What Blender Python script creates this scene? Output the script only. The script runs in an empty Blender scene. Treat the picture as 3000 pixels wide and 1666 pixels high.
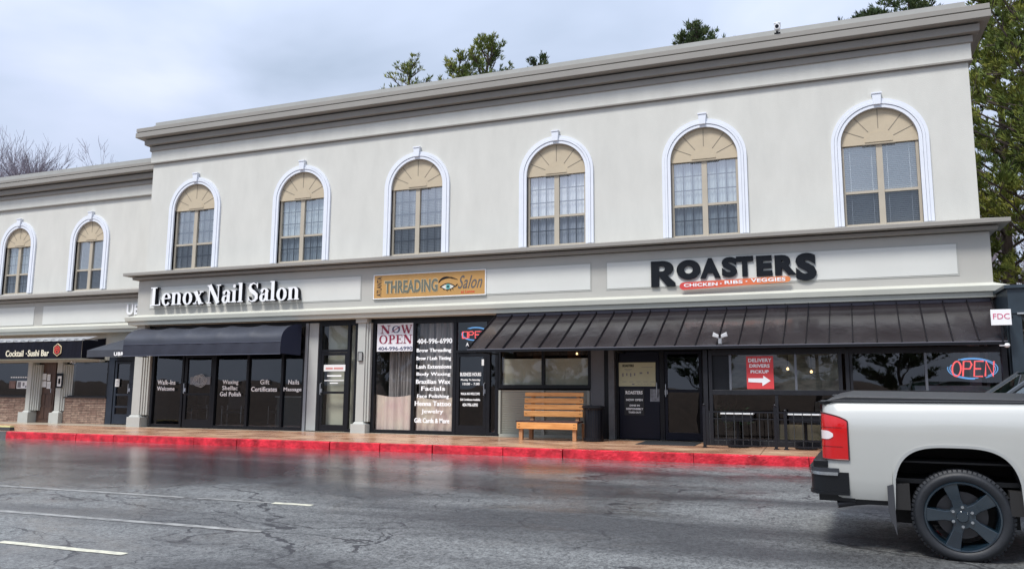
import bpy, bmesh, math, random
from math import sin, cos, pi, radians as R_
from mathutils import Vector, Matrix
random.seed(7)
S = bpy.context.scene
C = S.collection

# ------------------------------------------------------------------ camera
cam_d = bpy.data.cameras.new("camera"); cam = bpy.data.objects.new("camera", cam_d); C.objects.link(cam)
yaw, pitch, roll = R_(21.269), R_(8.026), R_(0.518)
f_ = Vector((-sin(yaw)*cos(pitch), cos(yaw)*cos(pitch), sin(pitch)))
r_ = Vector((cos(yaw), sin(yaw), 0)); u_ = r_.cross(f_)
r2 = r_*cos(roll)+u_*sin(roll); u2 = u_*cos(roll)-r_*sin(roll)
M = Matrix((r2, u2, -f_)).transposed().to_4x4(); M.translation = Vector((5.968, -18.112, 0.864))
cam.matrix_world = M
cam_d.sensor_width = 36; cam_d.lens = 27.965; cam_d.shift_x = 0.0123; cam_d.shift_y = 0.0031
cam_d.clip_start = 0.1; cam_d.clip_end = 2000
S.camera = cam

# ------------------------------------------------------------------ sky, sun, exposure
W = bpy.data.worlds.new("World"); S.world = W; W.use_nodes = True
nt = W.node_tree; N = nt.nodes; L = nt.links
bg = N["Background"]; bg.inputs[1].default_value = 0.1
sky = N.new("ShaderNodeTexSky"); sky.sky_type = 'NISHITA'; sky.sun_disc = False
SUN_EL, SUN_AZ = R_(58), R_(199)
sky.sun_elevation = SUN_EL; sky.sun_rotation = SUN_AZ; sky.air_density = 1.5; sky.dust_density = 3
tc = N.new("ShaderNodeTexCoord"); mp = N.new("ShaderNodeMapping"); mp.inputs['Scale'].default_value = (1.1, 1.1, 2.6)
mp.inputs['Location'].default_value = (0.35, 0.1, 0.2)
L.new(tc.outputs['Generated'], mp.inputs[0])
nz = N.new("ShaderNodeTexNoise"); nz.inputs['Scale'].default_value = 1.7; nz.inputs['Detail'].default_value = 5; nz.inputs['Roughness'].default_value = .5; nz.inputs['Distortion'].default_value = .35
L.new(mp.outputs[0], nz.inputs['Vector'])
rp = N.new("ShaderNodeValToRGB"); L.new(nz.outputs[0], rp.inputs[0])
e = rp.color_ramp.elements; e[0].position = .34; e[0].color = (.36, .43, .55, 1); e[1].position = .66; e[1].color = (.62, .67, .84, 1)
m_ = rp.color_ramp.elements.new(.5); m_.color = (.49, .56, .71, 1)
vm = N.new("ShaderNodeVectorMath"); vm.operation = 'SCALE'; vm.inputs['Scale'].default_value = 9.6
sp = N.new("ShaderNodeSeparateXYZ"); L.new(tc.outputs['Generated'], sp.inputs[0])
# an overcast sky is brighter towards the zenith
p2 = N.new("ShaderNodeMath"); p2.operation = 'MULTIPLY'; L.new(sp.outputs[2], p2.inputs[0]); L.new(sp.outputs[2], p2.inputs[1])
p3 = N.new("ShaderNodeMath"); p3.operation = 'MULTIPLY_ADD'; p3.inputs[1].default_value = 11; p3.inputs[2].default_value = 8.6; L.new(p2.outputs[0], p3.inputs[0]); L.new(p3.outputs[0], vm.inputs['Scale'])
L.new(rp.outputs[0], vm.inputs[0])
mx = N.new("ShaderNodeMix"); mx.data_type = 'RGBA'; mx.inputs[0].default_value = .93
L.new(sky.outputs[0], mx.inputs[6]); L.new(vm.outputs[0], mx.inputs[7]); L.new(mx.outputs[2], bg.inputs[0])
sd = bpy.data.lights.new("sun", 'SUN'); sd.energy = 2.6; sd.angle = R_(14); sd.color = (1, .97, .92)
so = bpy.data.objects.new("sun", sd); C.objects.link(so)
# light comes from the camera's side, high, slightly from the left
dirv = Vector((0.30, .85, -1.45)).normalized()
so.rotation_euler = dirv.to_track_quat('-Z', 'Y').to_euler()
S.view_settings.view_transform = 'Standard'; S.view_settings.look = 'None'; S.view_settings.exposure = 0.5; S.view_settings.gamma = 1
S.render.engine = 'CYCLES'

# ------------------------------------------------------------------ materials
MATS = {}
def mat(name, col, rough=.6, metal=0, var=.0, vscale=3, bump=0, bscale=60, spec=.5, coat=0, emit=0, stretch=(1, 1, 1), col2=None):
    if name in MATS: return MATS[name]
    m = bpy.data.materials.new(name); m.use_nodes = True; t = m.node_tree; b = t.nodes['Principled BSDF']
    b.inputs['Base Color'].default_value = (*col, 1); b.inputs['Roughness'].default_value = rough
    b.inputs['Metallic'].default_value = metal; b.inputs['Specular IOR Level'].default_value = spec
    b.inputs['Coat Weight'].default_value = coat; b.inputs['Coat Roughness'].default_value = .06
    if emit: b.inputs['Emission Color'].default_value = (*col, 1); b.inputs['Emission Strength'].default_value = emit
    if var or col2 or bump:
        tcn = t.nodes.new('ShaderNodeTexCoord'); mpn = t.nodes.new('ShaderNodeMapping'); mpn.inputs['Scale'].default_value = stretch
        t.links.new(tcn.outputs['Object'], mpn.inputs[0])
    if var or col2:
        n = t.nodes.new('ShaderNodeTexNoise'); n.inputs['Scale'].default_value = vscale; n.inputs['Detail'].default_value = 6; n.inputs['Roughness'].default_value = .6
        t.links.new(mpn.outputs[0], n.inputs['Vector'])
        c = t.nodes.new('ShaderNodeValToRGB'); t.links.new(n.outputs[0], c.inputs[0])
        a = [max(0, x*(1-var)) for x in col]; d = col2 or [min(1, x*(1+var)) for x in col]
        c.color_ramp.elements[0].position = .3; c.color_ramp.elements[1].position = .7
        c.color_ramp.elements[0].color = (*a, 1); c.color_ramp.elements[1].color = (*d, 1)
        t.links.new(c.outputs[0], b.inputs['Base Color'])
    if bump:
        n2 = t.nodes.new('ShaderNodeTexNoise'); n2.inputs['Scale'].default_value = bscale; n2.inputs['Detail'].default_value = 4
        t.links.new(mpn.outputs[0], n2.inputs['Vector'])
        bn = t.nodes.new('ShaderNodeBump'); bn.inputs['Strength'].default_value = bump; bn.inputs['Distance'].default_value = .02
        t.links.new(n2.outputs[0], bn.inputs['Height']); t.links.new(bn.outputs[0], b.inputs['Normal'])
    MATS[name] = m; return m
def glass(name, tint=(.8, .85, .85), ior=1.6, rough=.01, wob=.0):
    m = bpy.data.materials.new(name); m.use_nodes = True; t = m.node_tree; t.nodes.clear()
    o = t.nodes.new('ShaderNodeOutputMaterial'); mi = t.nodes.new('ShaderNodeMixShader'); tr = t.nodes.new('ShaderNodeBsdfTransparent'); g = t.nodes.new('ShaderNodeBsdfGlossy'); fr = t.nodes.new('ShaderNodeMath')
    tr.inputs[0].default_value = (*tint, 1); g.inputs['Roughness'].default_value = rough; f0 = ((ior-1)/(ior+1))**2*1.8; lwt = t.nodes.new('ShaderNodeLayerWeight'); lwt.inputs[0].default_value = .5; pw = t.nodes.new('ShaderNodeMath'); pw.operation = 'POWER'; pw.inputs[1].default_value = 4; t.links.new(lwt.outputs['Facing'], pw.inputs[0]); fr.operation = 'MULTIPLY_ADD'; fr.inputs[1].default_value = 1-f0; fr.inputs[2].default_value = f0; t.links.new(pw.outputs[0], fr.inputs[0])
    g.inputs[0].default_value = (.9, .93, .96, 1)
    if wob:
        tcn = t.nodes.new('ShaderNodeTexCoord'); n2 = t.nodes.new('ShaderNodeTexNoise'); n2.inputs['Scale'].default_value = 1.3; n2.inputs['Detail'].default_value = 1
        bn = t.nodes.new('ShaderNodeBump'); bn.inputs['Strength'].default_value = wob; bn.inputs['Distance'].default_value = .02
        t.links.new(tcn.outputs['Object'], n2.inputs['Vector']); t.links.new(n2.outputs[0], bn.inputs['Height']); t.links.new(bn.outputs[0], g.inputs['Normal'])
    t.links.new(fr.outputs[0], mi.inputs[0]); t.links.new(tr.outputs[0], mi.inputs[1]); t.links.new(g.outputs[0], mi.inputs[2]); t.links.new(mi.outputs[0], o.inputs[0])
    return m
STUCCO = mat('stucco_cream', (.60, .595, .55), .85, var=.055, vscale=1.3, bump=.25, bscale=70, stretch=(1.6, 1.6, .55))
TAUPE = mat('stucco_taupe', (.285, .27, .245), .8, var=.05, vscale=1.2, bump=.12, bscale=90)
BAND = mat('stucco_warm_grey', (.44, .43, .395), .8, var=.04, vscale=1.0, bump=.12, bscale=90)
LCORN = mat('cornice_cream', (.52, .52, .455), .7, var=.05, vscale=1.5, bump=.08, bscale=90)
PANEL = mat('stucco_panel', (.62, .625, .59), .8, var=.03, vscale=1, bump=.12, bscale=90)
WHITE = mat('white_trim_paint', (.72, .75, .81), .5, var=.03, vscale=4)
TAN = mat('tan_arch_panel', (.50, .42, .30), .75, var=.06, vscale=2.5)
TANF = mat('tan_frame', (.44, .39, .31), .6, var=.05)
GROOVE = mat('groove', (.22, .19, .15), .9)
TGREY = mat('trim_groove_grey', (.42, .45, .52), .8)
BLACK = mat('black_metal_frame', (.007, .008, .011), .38, var=.2, vscale=8, spec=.3)
DBLUE = mat('dark_bluegrey_frame', (.022, .030, .045), .35, var=.15, spec=.35)
SIGNW = mat('white_sign_face', (.85, .86, .87), .45)
SIGNB = mat('black_letter', (.006, .008, .012), .5, spec=.2)
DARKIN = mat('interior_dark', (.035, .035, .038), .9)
GL_UP = glass('window_glass_upper', (.94, .96, .96), 2.5, .005, .12)
GL_LO = glass('window_glass_screened', (.50, .53, .57), 1.6, .02, .1)
GL_SH = glass('shop_glass', (.50, .56, .60), 1.55, .004, .15)
GL_CL = glass('shop_glass_clear', (.82, .85, .84), 1.5, .004, .12)
LETTER = mat('window_lettering_white', (.93, .95, .95), .6)

# ------------------------------------------------------------------ mesh helpers
class MB:
    def __init__(s): s.v = []; s.f = []; s.mi = []; s.cur = 0; s.sm = False
    def add(s, vs, fs):
        o = len(s.v); s.v += [tuple(p) for p in vs]; s.f += [tuple(i+o for i in q) for q in fs]; s.mi += [s.cur]*len(fs)
    def box(s, x0, x1, y0, y1, z0, z1):
        s.add([(x0, y0, z0), (x1, y0, z0), (x1, y1, z0), (x0, y1, z0), (x0, y0, z1), (x1, y0, z1), (x1, y1, z1), (x0, y1, z1)],
              [(0, 3, 2, 1), (4, 5, 6, 7), (0, 1, 5, 4), (1, 2, 6, 5), (2, 3, 7, 6), (3, 0, 4, 7)])
    def tier(s, xl, xr, y, yb, z0, z1, p0, p1):   # frustum: projection p0 at the bottom, p1 at the top
        s.add([(xl-p0, y-p0, z0), (xr+p0, y-p0, z0), (xr+p0, yb, z0), (xl-p0, yb, z0), (xl-p1, y-p1, z1), (xr+p1, y-p1, z1), (xr+p1, yb, z1), (xl-p1, yb, z1)],
              [(0, 3, 2, 1), (4, 5, 6, 7), (0, 1, 5, 4), (1, 2, 6, 5), (2, 3, 7, 6), (3, 0, 4, 7)])
    def prism(s, pts, y0, y1):      # polygon in (x,z), ccw seen from -y, extruded y0(front)..y1
        n = len(pts)
        s.add([(x, y0, z) for x, z in pts]+[(x, y1, z) for x, z in pts],
              [tuple(range(n)), tuple(range(2*n-1, n-1, -1))]+[(i, i+n, (i+1) % n+n, (i+1) % n) for i in range(n)])
    def ring(s, outer, inner, y0, y1, closed=False):   # strip between two polylines in (x,z)
        n = len(outer)
        vs = [(x, y0, z) for x, z in outer]+[(x, y0, z) for x, z in inner]+[(x, y1, z) for x, z in outer]+[(x, y1, z) for x, z in inner]
        fs = []
        for i in range(n if closed else n-1):
            j = (i+1) % n
            fs += [(i, n+i, n+j, j), (2*n+i, 2*n+j, 3*n+j, 3*n+i), (i, j, 2*n+j, 2*n+i), (n+i, 3*n+i, 3*n+j, n+j)]
        if not closed: fs += [(0, 2*n, 3*n, n), (n-1, 2*n-1, 4*n-1, 3*n-1)]
        s.add(vs, fs)
    def tube(s, pts, r, seg=8, cap=True):
        pts = [Vector(p) for p in pts]; n = len(pts); rs = r if isinstance(r, (list, tuple)) else [r]*n
        vs = []; a = None
        for i, p in enumerate(pts):
            d = (pts[min(i+1, n-1)]-pts[max(i-1, 0)]).normalized()
            if a is None: a = d.orthogonal().normalized()
            a = (a-d*a.dot(d)); a = a.normalized() if a.length > 1e-6 else d.orthogonal().normalized()
            b = d.cross(a)
            for k in range(seg):
                t = 2*pi*k/seg; vs.append(p+a*cos(t)*rs[i]+b*sin(t)*rs[i])
        fs = [(i*seg+k, i*seg+(k+1) % seg, (i+1)*seg+(k+1) % seg, (i+1)*seg+k) for i in range(n-1) for k in range(seg)]
        if cap: fs += [tuple(range(seg-1, -1, -1)), tuple(range((n-1)*seg, n*seg))]
        s.add(vs, fs)
    def lathe(s, prof, c, axis='z', seg=40, a0=0):   # prof (r,h)
        vs = []; n = len(prof)
        for k in range(seg):
            t = 2*pi*k/seg+a0
            for r, h in prof:
                if axis == 'z': vs.append((c[0]+r*cos(t), c[1]+r*sin(t), c[2]+h))
                else: vs.append((c[0]+r*cos(t), c[1]-h, c[2]+r*sin(t)))
        fs = [(k*n+i, ((k+1) % seg)*n+i, ((k+1) % seg)*n+i+1, k*n+i+1) for k in range(seg) for i in range(n-1)]
        s.add(vs, fs)
    def build(s, name, m, parent=None, smooth=False, bevel=0, recalc=True):
        me = bpy.data.meshes.new(name); me.from_pydata(s.v, [], s.f)
        ms = m if isinstance(m, (list, tuple)) else [m]
        for q in ms: me.materials.append(q)
        if len(ms) > 1: me.polygons.foreach_set('material_index', s.mi)
        if smooth: me.polygons.foreach_set('use_smooth', [True]*len(me.polygons))
        me.update()
        if recalc and 'pane' not in name:
            bm = bmesh.new(); bm.from_mesh(me); bmesh.ops.recalc_face_normals(bm, faces=bm.faces); bm.to_mesh(me); bm.free()
        o = bpy.data.objects.new(name, me); C.objects.link(o)
        if parent: o.parent = parent
        if bevel:
            b = o.modifiers.new('b', 'BEVEL'); b.width = bevel; b.segments = 2; b.limit_method = 'ANGLE'; b.angle_limit = R_(40)
        if smooth:
            try:
                me.set_sharp_from_angle(angle=R_(38))
            except Exception: pass
        return o
def tag(o, label, cat, group=None):
    o['label'] = label; o['category'] = cat
    if group: o['group'] = group
    return o
def thing(name, label, cat, group=None, loc=(0, 0, 0), rz=0):
    o = bpy.data.objects.new(name, None); C.objects.link(o); o.location = loc; o.rotation_euler = (0, 0, rz)
    return tag(o, label, cat, group)
def struct(o, kind='structure'):
    o['kind'] = kind; return o
def text(body, x0, x1, z0, z1, y, m, parent=None, name='lettering', depth=.004, bold=.0, contrast=0, shear=0, rot=0, side=None):
    cu = bpy.data.curves.new(name, 'FONT'); cu.body = body; cu.size = 1; cu.extrude = .5; cu.offset = bold; cu.shear = shear
    cu.space_character = 1.06 if bold else 1; cu.resolution_u = 4
    ob = bpy.data.objects.new(name, cu); C.objects.link(ob)
    dg = bpy.context.evaluated_depsgraph_get(); me = bpy.data.meshes.new_from_object(ob.evaluated_get(dg))
    bpy.data.objects.remove(ob); bpy.data.curves.remove(cu)
    vs = [v.co.copy() for v in me.vertices]; fs = [tuple(p.vertices) for p in me.polygons]; nrm = [abs(p.normal.z) for p in me.polygons]
    bpy.data.meshes.remove(me)
    if rot: vs = [Vector((-v.y, v.x, v.z)) for v in vs]
    ax = min(v.x for v in vs); bx = max(v.x for v in vs); ay = min(v.y for v in vs); by = max(v.y for v in vs)
    b = MB(); d = contrast*(x1-x0)
    offs = [0] if not contrast else [-d, 0, d]
    for k, o in enumerate(offs):
        b.add([(x0+(v.x-ax)/(bx-ax)*(x1-x0)+o, y-(v.z+.5)*depth-k*.0006, z0+(v.y-ay)/(by-ay)*(z1-z0)) for v in vs], fs)
        b.mi[-len(fs):] = [0 if q > .5 else 1 for q in nrm]
    return b.build(name, [m, side or m], parent)
def bars(m, parent, name, rects, y, depth=.003):
    for x0, x1, z0, z1 in rects:
        b = MB(); b.box(x0, x1, y-depth, y, z0, z1); o = b.build(name, m, parent)
    return o

# ------------------------------------------------------------------ ground
def gz(y): return -.201+.045*(y+3.52)
def asphalt_mat():
    m = bpy.data.materials.new('wet_asphalt'); m.use_nodes = True; t = m.node_tree; b = t.nodes['Principled BSDF']; nn = t.nodes.new; lk = t.links.new
    tcn = nn('ShaderNodeTexCoord')
    def noise(sc, det=4, st=(1, 1, 1), dist=0, rg=.5, rz=0):
        mp = nn('ShaderNodeMapping'); mp.inputs['Scale'].default_value = st; mp.inputs['Rotation'].default_value = (0, 0, rz); lk(tcn.outputs['Object'], mp.inputs[0])
        n = nn('ShaderNodeTexNoise'); n.inputs['Scale'].default_value = sc; n.inputs['Detail'].default_value = det; n.inputs['Distortion'].default_value = dist; n.inputs['Roughness'].default_value = rg
        lk(mp.outputs[0], n.inputs['Vector']); return n.outputs[0]
    def ramp(src, a, b_, ca, cb):
        r = nn('ShaderNodeValToRGB'); lk(src, r.inputs[0]); r.color_ramp.elements[0].position = a; r.color_ramp.elements[1].position = b_
        r.color_ramp.elements[0].color = ca if len(ca) == 4 else (*ca, 1); r.color_ramp.elements[1].color = (*cb, 1); return r.outputs[0]
    def math_(op, a, b_=None):
        n = nn('ShaderNodeMath'); n.operation = op; n.use_clamp = False
        for i, q in enumerate((a, b_)):
            if q is None: continue
            if isinstance(q, (int, float)): n.inputs[i].default_value = q
            else: lk(q, n.inputs[i])
        return n.outputs[0]
    fine0 = noise(34, 4, rg=.9); med = noise(13, 6, rg=.95); fine = math_('ADD', math_('MULTIPLY', fine0, .5), math_('MULTIPLY', med, .5)); mid = noise(1.6, 5); pat = noise(.42, 7, (1, 1.5, 1), .8, rg=.62, rz=.5); strk = noise(.5, 4, (.35, 1.6, 1), .4, rz=.55)
    base = ramp(fine, .42, .58, (.004, .005, .006), (.205, .212, .205))
    dk = ramp(strk, .40, .60, (.30, .30, .32), (1.25, 1.25, 1.25))
    mul = nn('ShaderNodeMix'); mul.data_type = 'RGBA'; mul.blend_type = 'MULTIPLY'; mul.inputs[0].default_value = 1; lk(base, mul.inputs[6]); lk(dk, mul.inputs[7])
    # cracks
    wmp = nn('ShaderNodeMapping'); lk(tcn.outputs['Object'], wmp.inputs[0]); wmp.inputs['Scale'].default_value = (.55, 1, 1); wmp.inputs['Rotation'].default_value = (0, 0, .25)
    nd = nn('ShaderNodeTexNoise'); nd.inputs['Scale'].default_value = 1.3; nd.inputs['Detail'].default_value = 5; lk(wmp.outputs[0], nd.inputs['Vector'])
    va = nn('ShaderNodeVectorMath'); va.operation = 'MULTIPLY_ADD'; lk(nd.outputs['Color'], va.inputs[0]); va.inputs[1].default_value = (1.3, 1.3, 0); lk(wmp.outputs[0], va.inputs[2])
    vo = nn('ShaderNodeTexVoronoi'); vo.feature = 'DISTANCE_TO_EDGE'; vo.inputs['Scale'].default_value = .42; lk(va.outputs[0], vo.inputs['Vector'])
    mask = ramp(mid, .36, .46, (0, 0, 0), (1, 1, 1))
    cr = math_('LESS_THAN', vo.outputs['Distance'], .0062); cr2a = math_('MULTIPLY', cr, mask)
    vo2 = nn('ShaderNodeTexVoronoi'); vo2.feature = 'DISTANCE_TO_EDGE'; vo2.inputs['Scale'].default_value = 1.15; lk(va.outputs[0], vo2.inputs['Vector'])
    mask2 = ramp(noise(.55, 3), .45, .50, (0, 0, 0), (1, 1, 1)); cr2b = math_('MULTIPLY', math_('LESS_THAN', vo2.outputs['Distance'], .0095), mask2)
    cr2 = math_('MAXIMUM', cr2a, cr2b)
    mx2 = nn('ShaderNodeMix'); mx2.data_type = 'RGBA'; lk(cr2, mx2.inputs[0]); lk(mul.outputs[2], mx2.inputs[6]); mx2.inputs[7].default_value = (.010, .010, .012, 1)
    lk(mx2.outputs[2], b.inputs['Base Color'])
    # wetness: smoother near the kerb and on the left
    sx = nn('ShaderNodeSeparateXYZ'); lk(tcn.outputs['Object'], sx.inputs[0])
    gx = math_('MULTIPLY', math_('SUBTRACT', sx.outputs[0], 1.5), -.034); gy = math_('MULTIPLY', math_('ADD', sx.outputs[1], 8), .035)
    w = math_('ADD', math_('ADD', pat, gx), gy)
    rg = nn('ShaderNodeMapRange'); lk(w, rg.inputs[0]); rg.inputs[1].default_value = .42; rg.inputs[2].default_value = .66; rg.inputs[3].default_value = .66; rg.inputs[4].default_value = .25; rg.clamp = True
    lk(rg.outputs[0], b.inputs['Roughness'])
    bs = nn('ShaderNodeMapRange'); lk(w, bs.inputs[0]); bs.inputs[1].default_value = .35; bs.inputs[2].default_value = .75; bs.inputs[3].default_value = 1.0; bs.inputs[4].default_value = .25; bs.clamp = True
    bn = nn('ShaderNodeBump'); bn.inputs['Distance'].default_value = .012; lk(bs.outputs[0], bn.inputs['Strength']); 
    hh = math_('ADD', fine, math_('MULTIPLY', cr2, -1.5)); lk(hh, bn.inputs['Height']); lk(bn.outputs[0], b.inputs['Normal'])
    b.inputs['Specular IOR Level'].default_value = .8
    cw = nn('ShaderNodeMapRange'); lk(w, cw.inputs[0]); cw.inputs[1].default_value = .42; cw.inputs[2].default_value = .62; cw.inputs[3].default_value = .08; cw.inputs[4].default_value = 1.0; cw.clamp = True; lk(cw.outputs[0], b.inputs['Coat Weight'])
    b.inputs['Coat Roughness'].default_value = .21; b.inputs['Coat IOR'].default_value = 1.45
    bn2 = nn('ShaderNodeBump'); bn2.inputs['Distance'].default_value = .01; bn2.inputs['Strength'].default_value = .12; lk(noise(9, 3), bn2.inputs['Height']); lk(bn2.outputs[0], b.inputs['Coat Normal'])
    return m
b = MB()
b.add([(-90, -3.50, gz(-3.5)), (60, -3.50, gz(-3.5)), (60, -56, gz(-56)), (-90, -56, gz(-56))], [(0, 1, 2, 3)])
struct(b.build('parking_lot', asphalt_mat()))
# terrain reaching the horizon, wooded slope behind the building
def terr(x, y):
    if y < -56:
        t = min(1, (-56-y)/30); return (gz(max(y, -75))-.02)+6.5*(t*t*(3-2*t))+.5*sin(x*.2)*t  # unseen rise added behind the camera, darkens the glass reflections
    if y < -3.4: return gz(y)-.02
    if y < 14: return -.30
    t = min(1, (y-14)/26); h = -.3+7.2*(t*t*(3-2*t))
    if y > 40: h += (y-40)*.02
    return h + .25*sin(x*.31+y*.2)*t
xs = [-900, -400, -200, -120]+list(range(-90, 61, 5))+[90, 160, 400, 900]
ys = [-900, -400, -150, -100, -86, -80, -75, -72, -69, -66, -63, -60, -58, -56, -40, -3.41, -3.4, 13.99]+list(range(14, 60, 2))+[80, 150, 400, 900]
b = MB(); b.add([(x, y, terr(x, y)) for y in ys for x in xs], [(j*len(xs)+i, j*len(xs)+i+1, (j+1)*len(xs)+i+1, (j+1)*len(xs)+i) for j in range(len(ys)-1) for i in range(len(xs)-1)])
struct(b.build('terrain', mat('leaf_litter', (.10, .065, .045), .95, var=.6, vscale=2.5, bump=.8, bscale=8), smooth=True))
# stall stripes
PAINT = mat('worn_stripe_paint', (.40, .40, .38), .45, var=0, vscale=9, col2=(.07, .07, .07), stretch=(.6, 3, 1))
PAINTB = mat('fresh_stripe_end', (.68, .66, .50), .5, var=0, vscale=14, col2=(.36, .35, .30))
b = MB()
def stripe(b, x0, x1, ya, w=.1, tilt=0):
    n = max(2, int((x1-x0)/.25)); pts = []
    for i in range(n+1):
        x = x0+(x1-x0)*i/n; y = ya+tilt*(x-x0); j = random.uniform(-.006, .006)
        pts += [(x, y-w/2+j, gz(y-w/2+j)+.004), (x, y+w/2+j, gz(y+w/2+j)+.004)]
    b.add(pts, [(2*i, 2*i+2, 2*i+3, 2*i+1) for i in range(n)])
stripe(b, -12, -1.9, -9.55, .09, .012); stripe(b, -1.7, -.55, -9.42, .06, .01)
stripe(b, -12, .50, -11.05, .10, .04/4); stripe(b, -9, -1.75, -12.19, .085, .0)
struct(b.build('stall_stripes', PAINT))
b = MB(); stripe(b, -.5, .08, -9.40, .10, .01); stripe(b, -1.70, -.06, -12.20, .09, .0)
struct(b.build('stall_stripe_ends', PAINTB))

# sidewalk: one slab with joints, beige strip at the shopfronts
def walk_mat():
    m = bpy.data.materials.new('wet_stained_concrete'); m.use_nodes = True; t = m.node_tree; b = t.nodes['Principled BSDF']; nn = t.nodes.new; lk = t.links.new
    tcn = nn('ShaderNodeTexCoord'); mp = nn('ShaderNodeMapping'); mp.inputs['Scale'].default_value = (.8, 1.1, 1); lk(tcn.outputs['Object'], mp.inputs[0])
    n = nn('ShaderNodeTexNoise'); n.inputs['Scale'].default_value = 1.3; n.inputs['Detail'].default_value = 7; n.inputs['Roughness'].default_value = .6; lk(mp.outputs[0], n.inputs['Vector'])
    r = nn('ShaderNodeValToRGB'); lk(n.outputs[0], r.inputs[0]); el = r.color_ramp.elements
    el[0].position = .3; el[0].color = (.30, .14, .08, 1); el[1].position = .72; el[1].color = (.56, .40, .25, 1); q = el.new(.5); q.color = (.45, .25, .15, 1)
    lk(r.outputs[0], b.inputs['Base Color'])
    rr = nn('ShaderNodeMapRange'); lk(n.outputs[0], rr.inputs[0]); rr.inputs[1].default_value = .3; rr.inputs[2].default_value = .7; rr.inputs[3].default_value = .13; rr.inputs[4].default_value = .42; lk(rr.outputs[0], b.inputs['Roughness'])
    n2 = nn('ShaderNodeTexNoise'); n2.inputs['Scale'].default_value = 60; lk(tcn.outputs['Object'], n2.inputs['Vector']); bn = nn('ShaderNodeBump'); bn.inputs['Strength'].default_value = .12; bn.inputs['Distance'].default_value = .01; lk(n2.outputs[0], bn.inputs['Height']); lk(bn.outputs[0], b.inputs['Normal'])
    return m
WALK = walk_mat()
def slab(b, x0, x1, y0, y1, z0=-.3):
    za, zb = min(0, y0*.0105), min(0, y1*.0105)
    b.add([(x0, y0, z0), (x1, y0, z0), (x1, y1, z0), (x0, y1, z0), (x0, y0, za), (x1, y0, za), (x1, y1, zb), (x0, y1, zb)], [(0, 3, 2, 1), (4, 5, 6, 7), (0, 1, 5, 4), (1, 2, 6, 5), (2, 3, 7, 6), (3, 0, 4, 7)])
b = MB(); x = -26
while x < 18:
    w = 1.83; slab(b, x, x+w-.012, -3.40, -.26); x += w
struct(b.build('sidewalk', WALK))
b = MB(); slab(b, -26, -12.6, -.255, 1.5); slab(b, -12.6, 18, -.255, .3)
struct(b.build('sidewalk_strip', mat('pale_concrete', (.42, .36, .28), .35, var=.2, vscale=2, bump=.1)))
RED = mat('red_kerb_paint', (.42, .01, .02), .42, var=.4, vscale=5, col2=(.86, .03, .055), bump=.8, bscale=22)
b = MB(); x = -13.1; k = 0
while x < 14:
    w = random.choice((1.2, 2.4, 1.5, .9, 1.9)); x1 = min(x+w, 14); g = random.uniform(.008, .03)
    n = max(2, int((x1-x)/.2)); 
    sec = lambda X: [(X, -3.52-random.uniform(0, .012), -.33), (X, -3.52-random.uniform(0, .012), -.045-random.uniform(0, .012)), (X, -3.49, -.034-random.uniform(0, .006)), (X, -3.40, -.0365), (X, -3.40, -.33)]
    vs = []
    for i in range(n+1): vs += sec(x+(x1-g-x)*i/n)
    fs = [(i*5+j, i*5+(j+1) % 5, (i+1)*5+(j+1) % 5, (i+1)*5+j) for i in range(n) for j in range(5)]+[(0, 1, 2, 3, 4), tuple(n*5+j for j in (4, 3, 2, 1, 0))]
    b.add(vs, fs); x = x1; k += 1
struct(b.build('kerb', RED))
b = MB(); b.box(-26, -13.11, -3.52, -3.40, -.33, -.037)
struct(b.build('unpainted_kerb', mat('dark_kerb', (.12, .12, .12), .5, var=.4, vscale=5)))
b = MB(); b.box(-13, 14, -3.41, -3.395, -.3, -.05)
struct(b.build('kerb_joint_fill', mat('dirt_fill', (.05, .03, .03), .9)))
# wheel stop at the left end of the kerb
t = thing('wheel_stop', 'low dark wheel stop with a yellow painted top at the far left kerb end', 'wheel stop')
b = MB(); b.tier(-14.9, -13.4, -3.2, -3.1, -.037, .05, .04, .02); b.build('block', mat('rubber', (.03, .03, .03), .6), t)
b = MB(); b.tier(-14.9, -13.4, -3.2, -3.1, .052, .09, .02, .01); b.build('painted_top', mat('yellow_paint', (.55, .50, .22), .5), t)

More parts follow.
